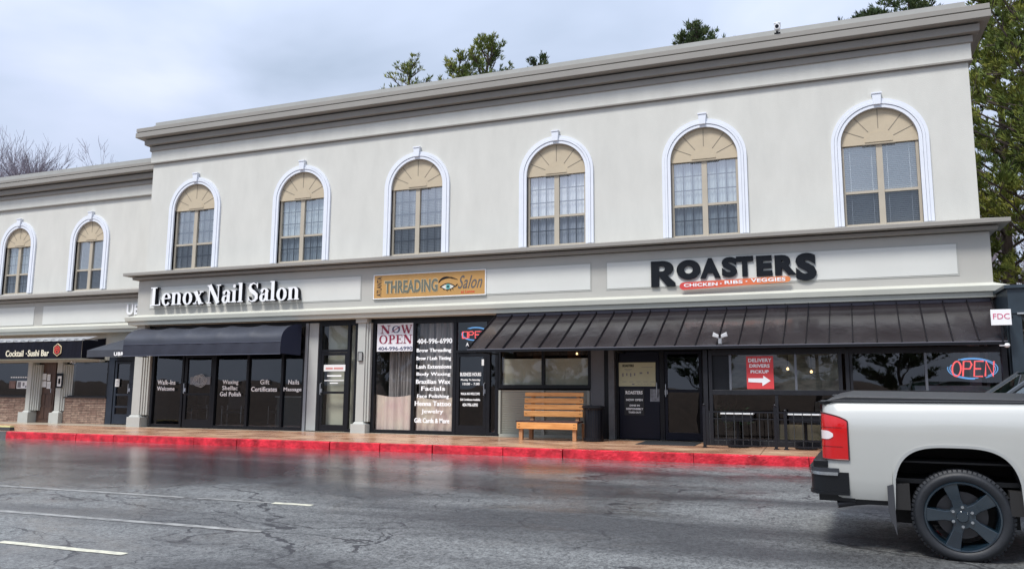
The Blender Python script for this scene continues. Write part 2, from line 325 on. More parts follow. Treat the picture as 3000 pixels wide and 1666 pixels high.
# ------------------------------------------------------------------ arched window (part of a building)
def arch_window(px, y, zb, spring, ho, hi, railz, parent, blind='slats', munt=True, wname='window'):
    # frame = the window part; others are its sub-parts. y = wall plane
    yf = y+.10
    b = MB(); fw = .055
    b.box(px-hi, px-hi+fw, yf-.04, yf+.04, zb, spring); b.box(px+hi-fw, px+hi, yf-.04, yf+.04, zb, spring)
    b.box(px-.06, px+.06, yf-.045, yf+.04, zb, spring)
    b.box(px-hi+fw, px-.06, yf-.035, yf+.04, zb, zb+.05); b.box(px+.06, px+hi-fw, yf-.035, yf+.04, zb, zb+.05)
    b.box(px-hi+fw, px-.06, yf-.03, yf+.04, railz-.035, railz+.02); b.box(px+.06, px+hi-fw, yf-.03, yf+.04, railz-.035, railz+.02)
    w = b.build(wname, TANF, parent)
    n = 28
    arc = lambda r: [(px+r*cos(a), spring+r*sin(a)) for a in [pi*i/n for i in range(n+1)]]
    def path(r): return [(px+r, zb)]+arc(r)+[(px-r, zb)]
    b = MB(); dd = (ho-hi)
    b.ring(path(ho), path(ho-dd*.33), y-.05, y+.01)
    b.ring(path(ho-dd*.36), path(ho-dd*.62), y-.065, y+.01)
    b.ring(path(ho-dd*.65), path(hi), y-.05, y+.12)
    b.build('surround', WHITE, w)
    b = MB(); b.ring(path(ho-dd*.33), path(ho-dd*.36), y-.02, y+.005); b.ring(path(ho-dd*.62), path(ho-dd*.65), y-.02, y+.005); b.build('surround_groove', TGREY, w)
    zt = spring+hi
    b = MB(); b.prism([(px-.07, zt+.06), (px+.07, zt+.06), (px+.088, zt+.29), (px-.088, zt+.29)], y-.10, y+.02)
    b.box(px-.10, px+.10, y-.115, y+.02, zt+.29, zt+.32); b.build('keystone', WHITE, w)
    b = MB(); zp = spring-.02
    pts = [(px-hi, zp), (px+hi, zp)]+arc(hi)[0:]
    b.prism(pts, y+.035, y+.09); 
    b.build('arch_panel', TAN, w)
    b = MB()
    for a in (25, 52, 90, 128, 155):
        a = R_(a); c0, c1 = hi*.42, hi*.98; dx, dz = cos(a), sin(a); nx, nz_ = -dz*.007, dx*.007
        b.prism([(px+dx*c0-nx, spring+dz*c0-nz_), (px+dx*c1-nx, spring+dz*c1-nz_), (px+dx*c1+nx, spring+dz*c1+nz_), (px+dx*c0+nx, spring+dz*c0+nz_)], y+.031, y+.034)
    b.box(px-.32*hi/.75, px+.32*hi/.75, y+.02, y+.034, zp-.02, zp-.002)
    b.build('fan_groove', GROOVE, w)
    # hub of the fan, slightly raised
    b = MB(); hb = [(px+hi*.36*cos(pi*i/10), spring+hi*.30*sin(pi*i/10)+.02) for i in range(11)]; b.prism(hb, y+.022, y+.034); b.build('fan_hub', TAN, w)
    g1, g2 = px-hi+fw, px+hi-fw
    for (a, c) in ((g1, px-.06), (px+.06, g2)):
        b = MB(); b.add([(a, yf, railz), (c, yf, railz), (c, yf, spring), (a, yf, spring)], [(0, 1, 2, 3)]); b.build('upper_pane', GL_UP, w)
        b = MB(); b.add([(a, yf-.005, zb+.04), (c, yf-.005, zb+.04), (c, yf-.005, railz), (a, yf-.005, railz)], [(0, 1, 2, 3)]); b.build('lower_pane', GL_LO, w)
    if munt:
        b = MB()
        for (a, c) in ((g1, px-.06), (px+.06, g2)):
            for i in (1, 2): xx = a+(c-a)*i/3; b.box(xx-.011, xx+.011, yf+.004, yf+.014, zb+.05, spring)
            for zz in (railz+(spring-railz)*.345, railz+(spring-railz)*.67, zb+.05+(railz-zb-.05)*.5): b.box(a, c, yf+.003, yf+.015, zz-.011, zz+.011)
        b.build('muntin', mat('muntin_grey', (.035, .045, .06), .5), w)
    if blind == 'slats':
        b = MB(); z = zb+.05
        while z < spring:
            b.add([(g1, yf+.062, z), (g2, yf+.062, z), (g2, yf+.042, z+.030), (g1, yf+.042, z+.030)], [(0, 1, 2, 3)]); z += .042
        for xx in (g1+.12, px-.15, px+.15, g2-.12): b.box(xx-.004, xx+.004, yf+.032, yf+.036, zb+.05, spring)
        b.build('blind', mat('blind_white', (.80, .83, .83), .6), w)
    else:
        b = MB(); nn_ = 60; vs = []
        for i in range(nn_+1):
            xx = g1+(g2-g1)*i/nn_; yy = yf+.07+.014*sin(i*1.9)+.008*sin(i*.77)
            vs += [(xx, yy, zb+.03), (xx, yy, spring)]
        b.add(vs, [(2*i, 2*i+2, 2*i+3, 2*i+1) for i in range(nn_)])
        b.build('curtain', mat('sheer_white' if blind == 'sheer' else 'plain_shade', (.84, .86, .88) if blind == 'sheer' else (.60, .66, .67), .8), w, smooth=True)
    return w

# ------------------------------------------------------------------ main building
YB = 13.0
XL, XR = -12.45, 9.30
bld = thing('commercial_building', 'two-storey cream stucco building with six white arched windows and grey cornices', 'building')
wins = [(-10.74, 'slats', True), (-7.00, 'plain', True), (-3.42, 'slats', True), (.378, 'sheer', True), (3.908, 'plain', True), (7.546, 'slats', False)]
def wall_with_arches(x0, x1, y, z0, z1, holes, zb, spring, hi, thick, parent, m):
    # stucco skin with arched openings, built from vertical strips
    b = MB(); xc = x0
    for px in holes:
        b.box(xc, px-hi, y, y+thick, z0, z1); xc = px+hi
        b.box(px-hi, px+hi, y, y+thick, z0, zb)
        n = 28; 
        for i in range(n):
            a0, a1 = pi-pi*i/n, pi-pi*(i+1)/n
            xa, xb = px+hi*cos(a0), px+hi*cos(a1); za, zb_ = spring+hi*sin(a0), spring+hi*sin(a1)
            b.add([(xa, y, za), (xb, y, zb_), (xb, y, z1), (xa, y, z1), (xa, y+thick, za), (xb, y+thick, zb_), (xb, y+thick, z1), (xa, y+thick, z1)], [(0, 1, 2, 3), (7, 6, 5, 4), (0, 4, 5, 1)])
    b.box(xc, x1, y, y+thick, z0, z1)
    return b.build('front_wall', m, parent)
wall_with_arches(XL, XR, 0, 4.30, 7.92, [w[0] for w in wins], 4.57, 6.36, .75, .25, bld, STUCCO)
for px, bl, mu in wins: arch_window(px, 0, 4.57, 6.36, .945, .75, 5.32, bld, bl, mu)
b = MB(); b.box(XL, XL+.25, .25, YB, 0, 7.92); b.box(XR-.25, XR, .25, YB, 0, 7.92); b.box(XL+.25, XR-.25, YB-.25, YB, 0, 7.92)
b.build('side_wall', STUCCO, bld)
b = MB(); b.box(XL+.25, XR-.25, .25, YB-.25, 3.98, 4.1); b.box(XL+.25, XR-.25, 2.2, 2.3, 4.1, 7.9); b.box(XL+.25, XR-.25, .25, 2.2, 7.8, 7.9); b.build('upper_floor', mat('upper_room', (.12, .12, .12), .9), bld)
b = MB(); b.tier(XL, XR, 0, YB, 7.92, 8.27, .06, .06); b.build('frieze', STUCCO, bld); b = MB(); b.tier(XL, XR, 0, YB, 7.885, 7.92, .075, .075); b.tier(XL, XR, 0, YB, 7.87, 7.885, .03, .03); b.build('shadow_line_bead', TAUPE, bld)  # taupe strip stands in for the dark shadow line under the frieze
b = MB()
b.tier(XL, XR, 0, YB+.1, 8.27, 8.415, .10, .10); b.tier(XL, XR, 0, YB+.1, 8.415, 8.445, .0, .0); b.tier(XL, XR, 0, YB+.2, 8.445, 8.60, .21, .22); b.tier(XL, XR, 0, YB+.2, 8.60, 8.64, .06, .06)
b.tier(XL, XR, 0, YB+.3, 8.64, 8.79, .40, .40); b.tier(XL, XR, 0, YB+.3, 8.79, 8.815, .28, .28); b.tier(XL, XR, 0, YB+.3, 8.815, 8.93, .39, .39); b.tier(XL, XR, 0, YB+.3, 8.93, 9.0, .36, .12)
b.build('crown_cornice', TAUPE, bld, bevel=.008)
b = MB(); b.tier(XL, XR, 0, YB, 9.0, 9.10, .05, .05); b.tier(XL, XR, 0, YB, 9.10, 9.20, .02, .02); b.build('parapet_cap', mat('parapet_metal', (.34, .34, .32), .5, var=.06), bld)
b = MB(); b.tier(XL, XR, 0, .5, 4.27, 4.29, .10, .10); b.tier(XL, XR, 0, .5, 4.29, 4.365, .25, .26); b.tier(XL, XR, 0, .5, 4.365, 4.39, .10, .10); b.tier(XL, XR, 0, .5, 4.39, 4.475, .44, .44)
b.tier(XL, XR, 0, -.002, 4.475, 4.56, .42, .06); b.build('sill_cornice', TAUPE, bld, bevel=.006)
b = MB(); b.tier(XL, XR, 0, .3, 3.25, 4.27, .12, .12); b.build('sign_band', BAND, bld)
b = MB()
for a, c in ((-12.08, -4.95), (-4.55, 1.255), (1.66, 8.82)):
    b.box(a, c, -.135, -.118, 3.44, 4.05)
b.build('sign_panel', PANEL, bld, bevel=.004)
b = MB()
for a, c in ((-12.08, -4.95), (-4.55, 1.255), (1.66, 8.82)):
    b.ring([(a-.03, 3.41), (c+.03, 3.41), (c+.03, 4.08), (a-.03, 4.08)], [(a, 3.44), (c, 3.44), (c, 4.05), (a, 4.05)], -.128, -.118, True)
b.build('panel_edge', mat('panel_edge', (.40, .40, .37), .8), bld)
b = MB(); b.tier(XL, XR, 0, .3, 2.94, 3.05, .27, .29); b.tier(XL, XR, 0, .3, 3.05, 3.165, .335, .355); b.tier(XL, XR, 0, .3, 3.165, 3.25, .33, .12)
b.build('lower_cornice', LCORN, bld, bevel=.006)
b = MB(); b.box(XL+.1, XR-.05, .30, YB-.3, 2.92, 3.3); b.build('ceiling', mat('ceiling_tile', (.35, .35, .34), .9), bld)
b = MB(); b.box(XL+.05, XR-.02, .07, .30, 2.87, 2.94); b.build('header_beam', BLACK, bld)
# shop party walls and back rooms
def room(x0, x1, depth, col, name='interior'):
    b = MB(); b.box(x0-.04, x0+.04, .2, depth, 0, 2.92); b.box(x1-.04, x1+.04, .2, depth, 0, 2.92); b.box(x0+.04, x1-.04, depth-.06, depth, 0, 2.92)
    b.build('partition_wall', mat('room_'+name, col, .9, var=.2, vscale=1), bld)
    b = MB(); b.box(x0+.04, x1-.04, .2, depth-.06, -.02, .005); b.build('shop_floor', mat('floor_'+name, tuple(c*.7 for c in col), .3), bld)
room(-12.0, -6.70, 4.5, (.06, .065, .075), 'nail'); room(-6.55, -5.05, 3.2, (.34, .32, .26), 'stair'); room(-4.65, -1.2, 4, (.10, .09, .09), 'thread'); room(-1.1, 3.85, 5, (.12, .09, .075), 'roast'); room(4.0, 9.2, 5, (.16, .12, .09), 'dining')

# pillars (parts of the building)
def pillar(parent, x0, x1, y0, y1, h, bx0, bx1, m=LCORN, cap=True, base=.28, steps=0):
    b = MB(); b.box(x0, x1, y0, y1, base, h-.12)
    for k in range(steps): b.box(x1+.0005+k*.06, x1+.058+k*.06, y0+.035*(k+1), y1, base, h-.12)
    b.box(bx0, bx1, y0-.06, y1, -.02, base-.06); b.tier(x0, x1, y0, y1, base-.06, base, .05, .01)
    if cap: b.box(x0-.05, x1+.05, y0-.04, y1, h-.12, h-.001)
    else: b.box(x0, x1, y0, y1, h-.12, h-.001)
    return b.build('pillar', m, parent, bevel=.008)
PIL = mat('pillar_grey', (.44, .45, .42), .7, var=.05, vscale=2, bump=.08)
pillar(bld, -4.99, -4.76, -.12, .12, 2.94, -5.09, -4.66, PIL, steps=2)
pillar(bld, -12.52, -12.22, -.12, .12, 2.94, -12.62, -12.12, PIL, steps=3, cap=False, base=.34)
b = MB(); b.box(1.66, 1.80, -.12, .10, .0, 2.82); b.build('steel_post', mat('post_grey', (.11, .115, .12), .5, var=.2, vscale=5), bld, bevel=.01)
b = MB(); b.box(1.27, 1.62, -.14, .10, 2.83, 2.938); b.box(8.82, 9.18, -.14, .10, 2.83, 2.938); b.build('pillar_capital', WHITE, bld)
b = MB(); b.box(8.9, 9.1, -.1, .1, 0, 2.83); b.build('pillar', PIL, bld)
b = MB(); b.box(-4.94, -4.81, -.16, -.121, 1.83, 2.06); b.build('wall_box', mat('box_grey', (.30, .31, .30), .5), bld, bevel=.01)
b = MB(); b.ring([(-4.945, 1.825), (-4.805, 1.825), (-4.805, 2.065), (-4.945, 2.065)], [(-4.93, 1.84), (-4.82, 1.84), (-4.82, 2.05), (-4.93, 2.05)], -.165, -.15, True); b.build('wall_box_rim', BLACK, bld)

# ------------------------------------------------------------------ shopfronts
def pane(x0, x1, z0, z1, y, m, parent, name='pane'):
    b = MB(); b.add([(x0, y, z0), (x1, y, z0), (x1, y, z1), (x0, y, z1)], [(0, 1, 2, 3)]); return b.build(name, m, parent)
def front(parent, xs, z0, z1, y, m, fw=.07, rails=(), gm=GL_SH, name='shop_window', openings=()):
    b = MB()
    for x in xs: b.box(x-fw/2, x+fw/2, y-.05, y+.05, z0, z1)
    for i in range(len(xs)-1):
        a, c = xs[i]+fw/2, xs[i+1]-fw/2
        if i in openings: b.box(a, c, y-.045, y+.05, z1-fw, z1); continue
        b.box(a, c, y-.045, y+.05, z0, z0+.09); b.box(a, c, y-.045, y+.05, z1-fw, z1)
        for z in rails: b.box(a, c, y-.045, y+.05, z-fw/2, z+fw/2)
    w = b.build(name, m, parent)
    for i in range(len(xs)-1):
        if i not in openings: pane(xs[i], xs[i+1], z0+.05, z1, y+.01, gm, w)
    return w
def door(parent, x0, x1, z1, y, m, gm=GL_SH, z0=.02, rails=(), handle=None, bot=.22, sw=.09):
    b = MB(); b.box(x0, x0+sw, y-.03, y+.03, z0, z1); b.box(x1-sw, x1, y-.03, y+.03, z0, z1); b.box(x0+sw, x1-sw, y-.028, y+.03, z0, z0+bot); b.box(x0+sw, x1-sw, y-.028, y+.03, z1-sw, z1)
    for z in rails: b.box(x0+sw, x1-sw, y-.025, y+.03, z-.03, z+.03)
    d = b.build('door', m, parent); pane(x0+sw, x1-sw, z0+bot, z1-sw, y+.004, gm, d)
    if handle:
        hx = x0+sw/2 if handle == 'l' else x1-sw/2
        b = MB(); b.tube([(hx, y-.03, .95), (hx, y-.09, .97), (hx, y-.09, 1.25), (hx, y-.03, 1.27)], .013); b.box(hx-.03, hx+.03, y-.045, y-.03, 1.02, 1.12)
        b.build('handle', mat('brushed_metal', (.55, .56, .58), .3, 1), d, smooth=True)
    return d
# nail salon
w = front(bld, [-11.97, -10.86, -9.72, -8.58, -7.43, -6.74], .0, 2.87, .1, BLACK, .075, rails=(2.12,), openings=(1,))
door(bld, -10.79, -9.77, 2.08, .09, BLACK, handle='l', rails=(.95,)); b = MB(); b.box(-10.82, -9.76, .055, .15, 2.09, 2.16); b.build('door_head', BLACK, bld); pane(-10.8, -9.76, 2.16, 2.8, .11, GL_SH, bld, 'transom_pane')
b = MB(); b.box(-6.70, -6.62, .02, .18, 0, 2.87); b.build('corner_post', mat('aluminium_grey', (.28, .30, .32), .4, .3), bld)
b = MB(); b.box(-6.60, -6.31, .05, .2, 0.02, 2.87); b.build('grey_panel', mat('pale_panel', (.42, .44, .43), .6, var=.05), bld)
# upstairs entrance door
w = front(bld, [-6.24, -5.36, -5.12], .0, 2.87, .1, BLACK, .08, gm=GL_CL, openings=(0,))
door(bld, -6.20, -5.40, 2.07, .09, BLACK, GL_CL, handle='l', rails=(1.02,), bot=.16, sw=.07); b = MB(); b.box(-6.20, -5.40, .055, .15, 2.08, 2.15); b.build('door_head', BLACK, bld); pane(-6.2, -5.4, 2.15, 2.8, .11, GL_CL, bld, 'transom_pane')
# threading salon
w = front(bld, [-4.60, -3.44, -2.29, -1.38, -1.15], .0, 2.87, .1, BLACK, .085, gm=GL_CL, openings=(2,))
door(bld, -2.24, -1.43, 2.00, .09, BLACK, GL_SH, handle='r', sw=.08); b = MB(); b.box(-2.25, -1.42, .05, .15, 2.01, 2.08); b.box(-2.2, -1.9, .02, .05, 2.02, 2.06); b.build('door_head', BLACK, bld); pane(-2.25, -1.42, 2.08, 2.8, .11, GL_SH, bld, 'transom_pane')
# grill: left window
w = front(bld, [-1.09, .03, 1.17], 1.14, 2.87, .1, BLACK, .07, gm=GL_CL)
def ribbed():
    b = MB(); z = .06; vs = []
    while z < 1.08: vs += [z]; z += .055
    for z in vs: b.add([(-1.05, .12, z), (1.13, .12, z), (1.13, .095, z+.05), (-1.05, .095, z+.05), (-1.05, .12, z+.055), (1.13, .12, z+.055)], [(0, 1, 2, 3), (3, 2, 5, 4)])
    b.box(-1.09, 1.17, .06, .15, 0, .06); b.box(-1.12, -1.05, .06, .15, .06, 1.10); b.box(1.10, 1.17, .06, .15, .06, 1.10); b.box(-.01, .06, .06, .15, .06, 1.10)
    return b
ribbed().build('louvred_panel', mat('grey_louvre', (.34, .35, .31), .4), bld)
b = MB(); b.box(1.19, 1.52, .06, .12, .70, 2.87); b.build('grey_panel', mat('mid_grey_panel', (.14, .145, .155), .5, var=.08), bld)
b = MB(); b.box(1.19, 1.65, .08, .2, 0, .70); b.box(1.52, 1.65, .07, .12, .70, 2.87); b.build('black_panel', BLACK, bld)
b = MB(); b.box(1.80, 3.86, .06, .16, 2.0, 2.87); b.box(1.80, 1.86, .06, .16, 0, 2.0); b.box(2.80, 2.90, .05, .16, 0, 2.0); b.box(3.74, 3.86, .06, .16, 0, 2.0); b.build('entrance_frame', BLACK, bld)
NAVY = mat('navy_door', (.005, .007, .018), .35, spec=.25)
b = MB(); b.box(1.87, 2.79, .07, .12, .02, 1.99); dl = b.build('door', NAVY, bld, bevel=.01)
b = MB(); b.tube([(2.74, .07, .95), (2.74, .0, .97), (2.74, .0, 1.28), (2.74, .07, 1.30)], .013); b.build('handle', mat('brushed_metal', (.5, .5, .5), .3, 1), dl, smooth=True)
d2 = door(bld, 2.91, 3.73, 1.98, .10, NAVY, GL_SH, handle='l', rails=(1.10,), bot=.16, sw=.06)
# dining enclosure below the metal awning
YE = -1.1
enc = thing('patio_enclosure', 'black framed glazed patio enclosure under the metal awning', 'enclosure')
b = MB()
b.box(3.91, 4.00, YE-.06, YE+.06, -.02, 1.93); b.box(4.02, 4.09, YE-.05, YE+.06, -.02, 1.93)
for x in (6.49, 6.62): b.box(x, x+.07, YE-.05, YE+.06, -.02, 1.93)
b.box(6.70, 6.75, YE-.04, YE+.06, -.02, 1.93); b.box(9.26, 9.35, YE-.06, YE+.06, -.02, 1.93)
b.box(4.09, 9.26, YE-.045, YE+.05, 1.82, 1.935); b.box(4.09, 9.26, YE-.055, YE+.05, 1.01, 1.11); b.box(4.09, 9.26, YE-.045, YE+.05, -.02, .10)
b.box(5.30, 5.36, YE-.045, YE+.05, .10, 1.01)
b.build('frame', mat('charcoal_frame', (.016, .017, .021), .4, var=.2, vscale=6, spec=.3), enc, bevel=.004)
b = MB()
for x in (4.45, 5.71, 8.02): b.box(x-.022, x+.022, YE-.03, YE+.03, 1.11, 1.82)
b.build('sash_bar', mat('pale_metal_bar', (.16, .17, .19), .35, .5), enc)
b = MB(); b.box(4.09, 4.43, YE+.03, YE+.05, 1.11, 1.82); b.build('blank_panel', BLACK, enc)
for a, c, g in ((4.45, 5.71, GL_CL), (5.71, 6.49, GL_CL), (6.75, 8.02, GL_SH), (8.02, 9.26, GL_SH)): pane(a, c, 1.11, 1.82, YE, g, enc)
for a, c in ((4.09, 5.30), (5.36, 6.49), (6.75, 9.26)): pane(a, c, .10, 1.01, YE, GL_SH, enc, 'lower_pane')
b = MB(); b.box(3.93, 3.97, YE+.06, .06, 0, 1.93); b.box(9.30, 9.34, YE+.06, .0, 0, 1.93); b.build('side_panel', BLACK, enc)
b = MB(); b.box(3.98, 9.29, YE+.07, .30, -.02, .006); b.build('deck', mat('deck_dark', (.06, .045, .04), .4), enc)
b = MB(); b.box(5.3, 6.5, -.6, -.45, .12, .42); b.build('bench_box', mat('tan_wood_box', (.75, .52, .28), .6, var=.2), enc)
# annex to the right
anx = thing('glazed_annex', 'dark teal glazed annex at the right end of the shop row', 'annex')
TEAL = mat('dark_teal_metal', (.028, .042, .055), .35, var=.2)
b = MB(); b.box(9.42, 13.5, YE-.1, 2.5, 2.52, 2.98); b.box(9.42, 9.62, YE-.08, YE+.05, -.02, 2.52); b.box(9.40, 9.47, YE+.05, 2.5, -.02, 2.52); b.box(9.62, 13.5, YE-.05, YE+.02, .0, .9); b.box(11.2, 11.3, YE-.05, YE+.02, .9, 2.52); b.build('wall', TEAL, anx)
b = MB(); b.box(9.55, 13.5, YE-.115, YE-.1, 2.50, 2.53); b.box(9.74, 9.765, YE-.03, YE-.01, .9, 2.42); b.build('trim', mat('bright_trim', (.55, .57, .58), .3, .6), anx)
pane(9.62, 11.2, .9, 2.52, YE, GL_SH, anx); pane(11.3, 13.5, .9, 2.52, YE, GL_SH, anx)
b = MB(); b.tier(9.42, 13.5, YE-.1, 2.5, 2.98, 3.04, .05, .05); b.build('roof', TEAL, anx)

# ------------------------------------------------------------------ awnings
def metal_awning():
    t = thing('metal_awning', 'long dark brown standing-seam metal awning above the bench and glazed patio', 'awning')
    y0, y1, z0, z1 = -.15, -1.45, 2.90, 2.0
    m = bpy.data.materials.new('awning_metal'); m.use_nodes = True; q = m.node_tree; bs = q.nodes['Principled BSDF']
    tcn = q.nodes.new('ShaderNodeTexCoord'); n = q.nodes.new('ShaderNodeTexNoise'); n.inputs['Scale'].default_value = 1.6; n.inputs['Detail'].default_value = 3; q.links.new(tcn.outputs['Object'], n.inputs['Vector'])
    r = q.nodes.new('ShaderNodeValToRGB'); q.links.new(n.outputs[0], r.inputs[0]); r.color_ramp.elements[0].color = (.014, .011, .013, 1); r.color_ramp.elements[1].color = (.030, .025, .028, 1); q.links.new(r.outputs[0], bs.inputs['Base Color'])
    rr = q.nodes.new('ShaderNodeMapRange'); q.links.new(n.outputs[0], rr.inputs[0]); rr.inputs[1].default_value = .35; rr.inputs[2].default_value = .65; rr.inputs[3].default_value = .16; rr.inputs[4].default_value = .30; q.links.new(rr.outputs[0], bs.inputs['Roughness'])
    bn = q.nodes.new('ShaderNodeBump'); bn.inputs['Strength'].default_value = .45; bn.inputs['Distance'].default_value = .03; q.links.new(n.outputs[0], bn.inputs['Height']); q.links.new(bn.outputs[0], bs.inputs['Normal']); bs.inputs['Metallic'].default_value = 0; bs.inputs['Coat Weight'].default_value = .9; bs.inputs['Coat Roughness'].default_value = .13; q.links.new(bn.outputs[0], bs.inputs['Coat Normal'])
    xl0, xl1, xr0, xr1 = -1.08, -1.27, 9.34, 9.30
    b = MB(); n_ = 25; th = .02
    vs = []
    for i in range(n_+1):
        f = i/n_; xt = xl0+(xr0-xl0)*f; xb = xl1+(xr1-xl1)*f
        vs += [(xt, y0, z0), (xb, y1, z1), (xt, y0, z0-th), (xb, y1, z1-th)]
    fs = []
    for i in range(n_): a = 4*i; fs += [(a, a+1, a+5, a+4), (a+2, a+6, a+7, a+3), (a+1, a+3, a+7, a+5)]
    fs += [(0, 2, 3, 1), (4*n_, 4*n_+1, 4*n_+3, 4*n_+2)]
    b.add(vs, fs); b.build('roof_sheet', m, t)
    b = MB()
    for i in range(n_+1):
        f = i/n_; xt = xl0+(xr0-xl0)*f; xb = xl1+(xr1-xl1)*f
        d = Vector((xb-xt, y1-y0, z1-z0)); nrm = Vector((0, (z0-z1), (y0-y1))).normalized()*Vector((0, -1, 1)).y
        nrm = Vector((0, -(z0-z1), (y0-y1))).normalized(); p0 = Vector((xt, y0, z0)); p1 = Vector((xb, y1, z1)); w = Vector((.009, 0, 0)); h = nrm*.035
        b.add([p0-w, p0+w, p1+w, p1-w, p0-w+h, p0+w+h, p1+w+h, p1-w+h], [(4, 5, 6, 7), (0, 4, 7, 3), (1, 2, 6, 5), (3, 7, 6, 2), (0, 1, 5, 4)])
    b.build('seam', mat('seam_dark', (.006, .005, .007), .5, spec=.2), t)
    b = MB(); b.box(xl0, xr0, -.20, -.12, 2.86, 2.93); b.build('top_flashing', mat('flashing', (.075, .07, .09), .3, .3), t)
    b = MB(); b.box(xl1-.01, xr1+.01, y1-.03, y1+.02, 1.93, 1.995); b.build('gutter', BLACK, t, bevel=.006)
    b = MB(); b.box(xl1-.012, xr1+.012, y1-.036, y1-.02, 1.985, 2.002); b.build('drip_edge', mat('drip_edge', (.22, .22, .25), .3, .6), t)
    b = MB(); b.tube([(xl1+.02, y1+.03, 1.96), (xl0+.02, -.1, 1.96)], .02); b.tube([(xl1+.02, y1+.05, 1.98), (xl0+.02, -.12, 2.84)], .025); b.tube([(2.0, y1+.05, 1.96), (2.0, .05, 1.96)], .02); b.tube([(6.6, y1+.05, 1.96), (6.6, YE, 1.96)], .02)
    b.build('support_bar', BLACK, t)
metal_awning()
FAB = mat('navy_awning_fabric', (.028, .032, .046), .48, var=.18, vscale=1.5, bump=.12, bscale=25)
def blue_awning():
    t = thing('fabric_awning', 'large navy fabric awning with a curved end over the nail salon', 'awning')
    x0, x1 = -12.08, -6.74; prof = []
    for i in range(11):
        a = i/10*pi/2; prof.append((-.12-.88*sin(a)**1.0*1.0 if 0 else -.12-.88*(1-cos(a))**.0*sin(a), 2.30+.58*cos(a)**.9 if i < 10 else 2.30))
    prof = [(-.12-.88*sin(i/10*pi/2), 2.31+.52*max(0, cos(i/10*pi/2))**.85) for i in range(11)]
    nx = 60; vs = []
    for i in range(nx+1):
        x = x0+(x1-x0)*i/nx; ph = (i/nx*5) % 1; sag = -.055*sin(ph*pi)**.8
        for j, (y, z) in enumerate(prof):
            k = 1-abs(j/10-.35)*1.3; vs.append((x, y, z+sag*max(0, k)+.004*sin(i*2.1+j)))
    b = MB(); n = 11; b.add(vs, [(i*n+j, i*n+j+1, (i+1)*n+j+1, (i+1)*n+j) for i in range(nx) for j in range(n-1)])
    b.build('canopy', FAB, t, smooth=True)
    b = MB(); vs = []
    for i in range(nx+1):
        x = x0+(x1-x0)*i/nx; vs += [(x, -1.0+.004*sin(i*1.3), 2.31), (x, -1.005+.012*sin(i*.9)+.006*sin(i*2.3), 2.16), (x, -1.0+.010*sin(i*.9+.6), 2.0)]
    b.add(vs, [(3*i+j, 3*i+3+j, 3*i+4+j, 3*i+1+j) for i in range(nx) for j in range(2)]); b.build('valance', mat('valance_dark', (.020, .024, .040), .7, var=.1, bump=.1, bscale=25), t, smooth=True)
    b = MB(); b.box(x0, x1, -1.02, -.985, 1.985, 2.0); b.box(x0, x1, -1.012, -1.0, 2.305, 2.318); b.build('hem', mat('hem_light', (.09, .10, .14), .7), t)
    for xx, s in ((x1, 1), (x0, -1)):
        b = MB(); P = [(y, z) for y, z in prof]+[(-1.0, 2.0), (-.12, 2.0)]; 
        b.add([(xx, y, z) for y, z in P], [tuple(range(len(P)))]); b.build('end_panel', mat('navy_end_fabric', (.012, .018, .045), .8), t)
    b = MB()
    for xx in (x0+.03, x1-.03, -9.4): b.tube([(xx, -.98, 2.02), (xx, -.1, 2.02)], .015)
    b.tube([(x0, -.97, 2.02), (x1, -.97, 2.02)], .015); b.build('awning_frame', BLACK, t)
blue_awning()
b = MB(); b.box(-6.66, -6.645, -.2, -.19, 2.0, 2.6)

# ------------------------------------------------------------------ recessed wing on the left
WX0, WX1, WY = -27.0, -12.46, 1.0
wing = thing('building_wing', 'lower recessed stucco wing with arched windows at the left, stone walls below', 'building')
lw = [-15.95, -19.25, -22.55, -25.6]
wall_with_arches(WX0, WX1, WY, 3.95, 7.28, sorted(lw), 4.29, 5.95, .63, .25, wing, STUCCO)
for i, px in enumerate(lw): arch_window(px, WY, 4.29, 5.95, .85, .63, 4.98, wing, 'slats' if i == 0 else 'plain', i != 0)
b = MB(); b.box(WX0, WX0+.2, WY+.25, YB, 0, 7.28); b.box(WX0, WX1, YB-.2, YB, 0, 7.28); b.build('side_wall', STUCCO, wing)
b = MB(); b.box(WX0+.2, WX1, WY+.25, YB-.3, 3.9, 4.0); b.box(WX0+.2, WX1, 3.2, 3.3, 4.0, 7.28); b.build('upper_floor', mat('upper_room', (.12, .12, .12), .9), wing)
def ltier(b, z0, z1, p0, p1, yb=YB): b.add([(WX0-p0, WY-p0, z0), (WX1, WY-p0, z0), (WX1, yb, z0), (WX0-p0, yb, z0), (WX0-p1, WY-p1, z1), (WX1, WY-p1, z1), (WX1, yb, z1), (WX0-p1, yb, z1)], [(0, 3, 2, 1), (4, 5, 6, 7), (0, 1, 5, 4), (1, 2, 6, 5), (2, 3, 7, 6), (3, 0, 4, 7)])
b = MB(); ltier(b, 7.28, 7.62, .045, .045); b.build('frieze', STUCCO, wing); b = MB(); ltier(b, 7.245, 7.28, .075, .075); b.build('shadow_line_bead', TAUPE, wing)  # the wing's strip likewise colours in the shadow line under its frieze
b = MB(); ltier(b, 7.62, 7.745, .10, .10); ltier(b, 7.745, 7.775, .0, .0); ltier(b, 7.775, 7.93, .21, .22); ltier(b, 7.93, 7.97, .06, .06); ltier(b, 7.97, 8.11, .40, .40); ltier(b, 8.11, 8.135, .28, .28); ltier(b, 8.135, 8.23, .39, .39); ltier(b, 8.23, 8.3, .30, .12); b.build('crown_cornice', TAUPE, wing, bevel=.008)
b = MB(); ltier(b, 8.3, 8.40, .05, .05); ltier(b, 8.40, 8.50, .02, .02); b.build('parapet_cap', MATS['parapet_metal'], wing)
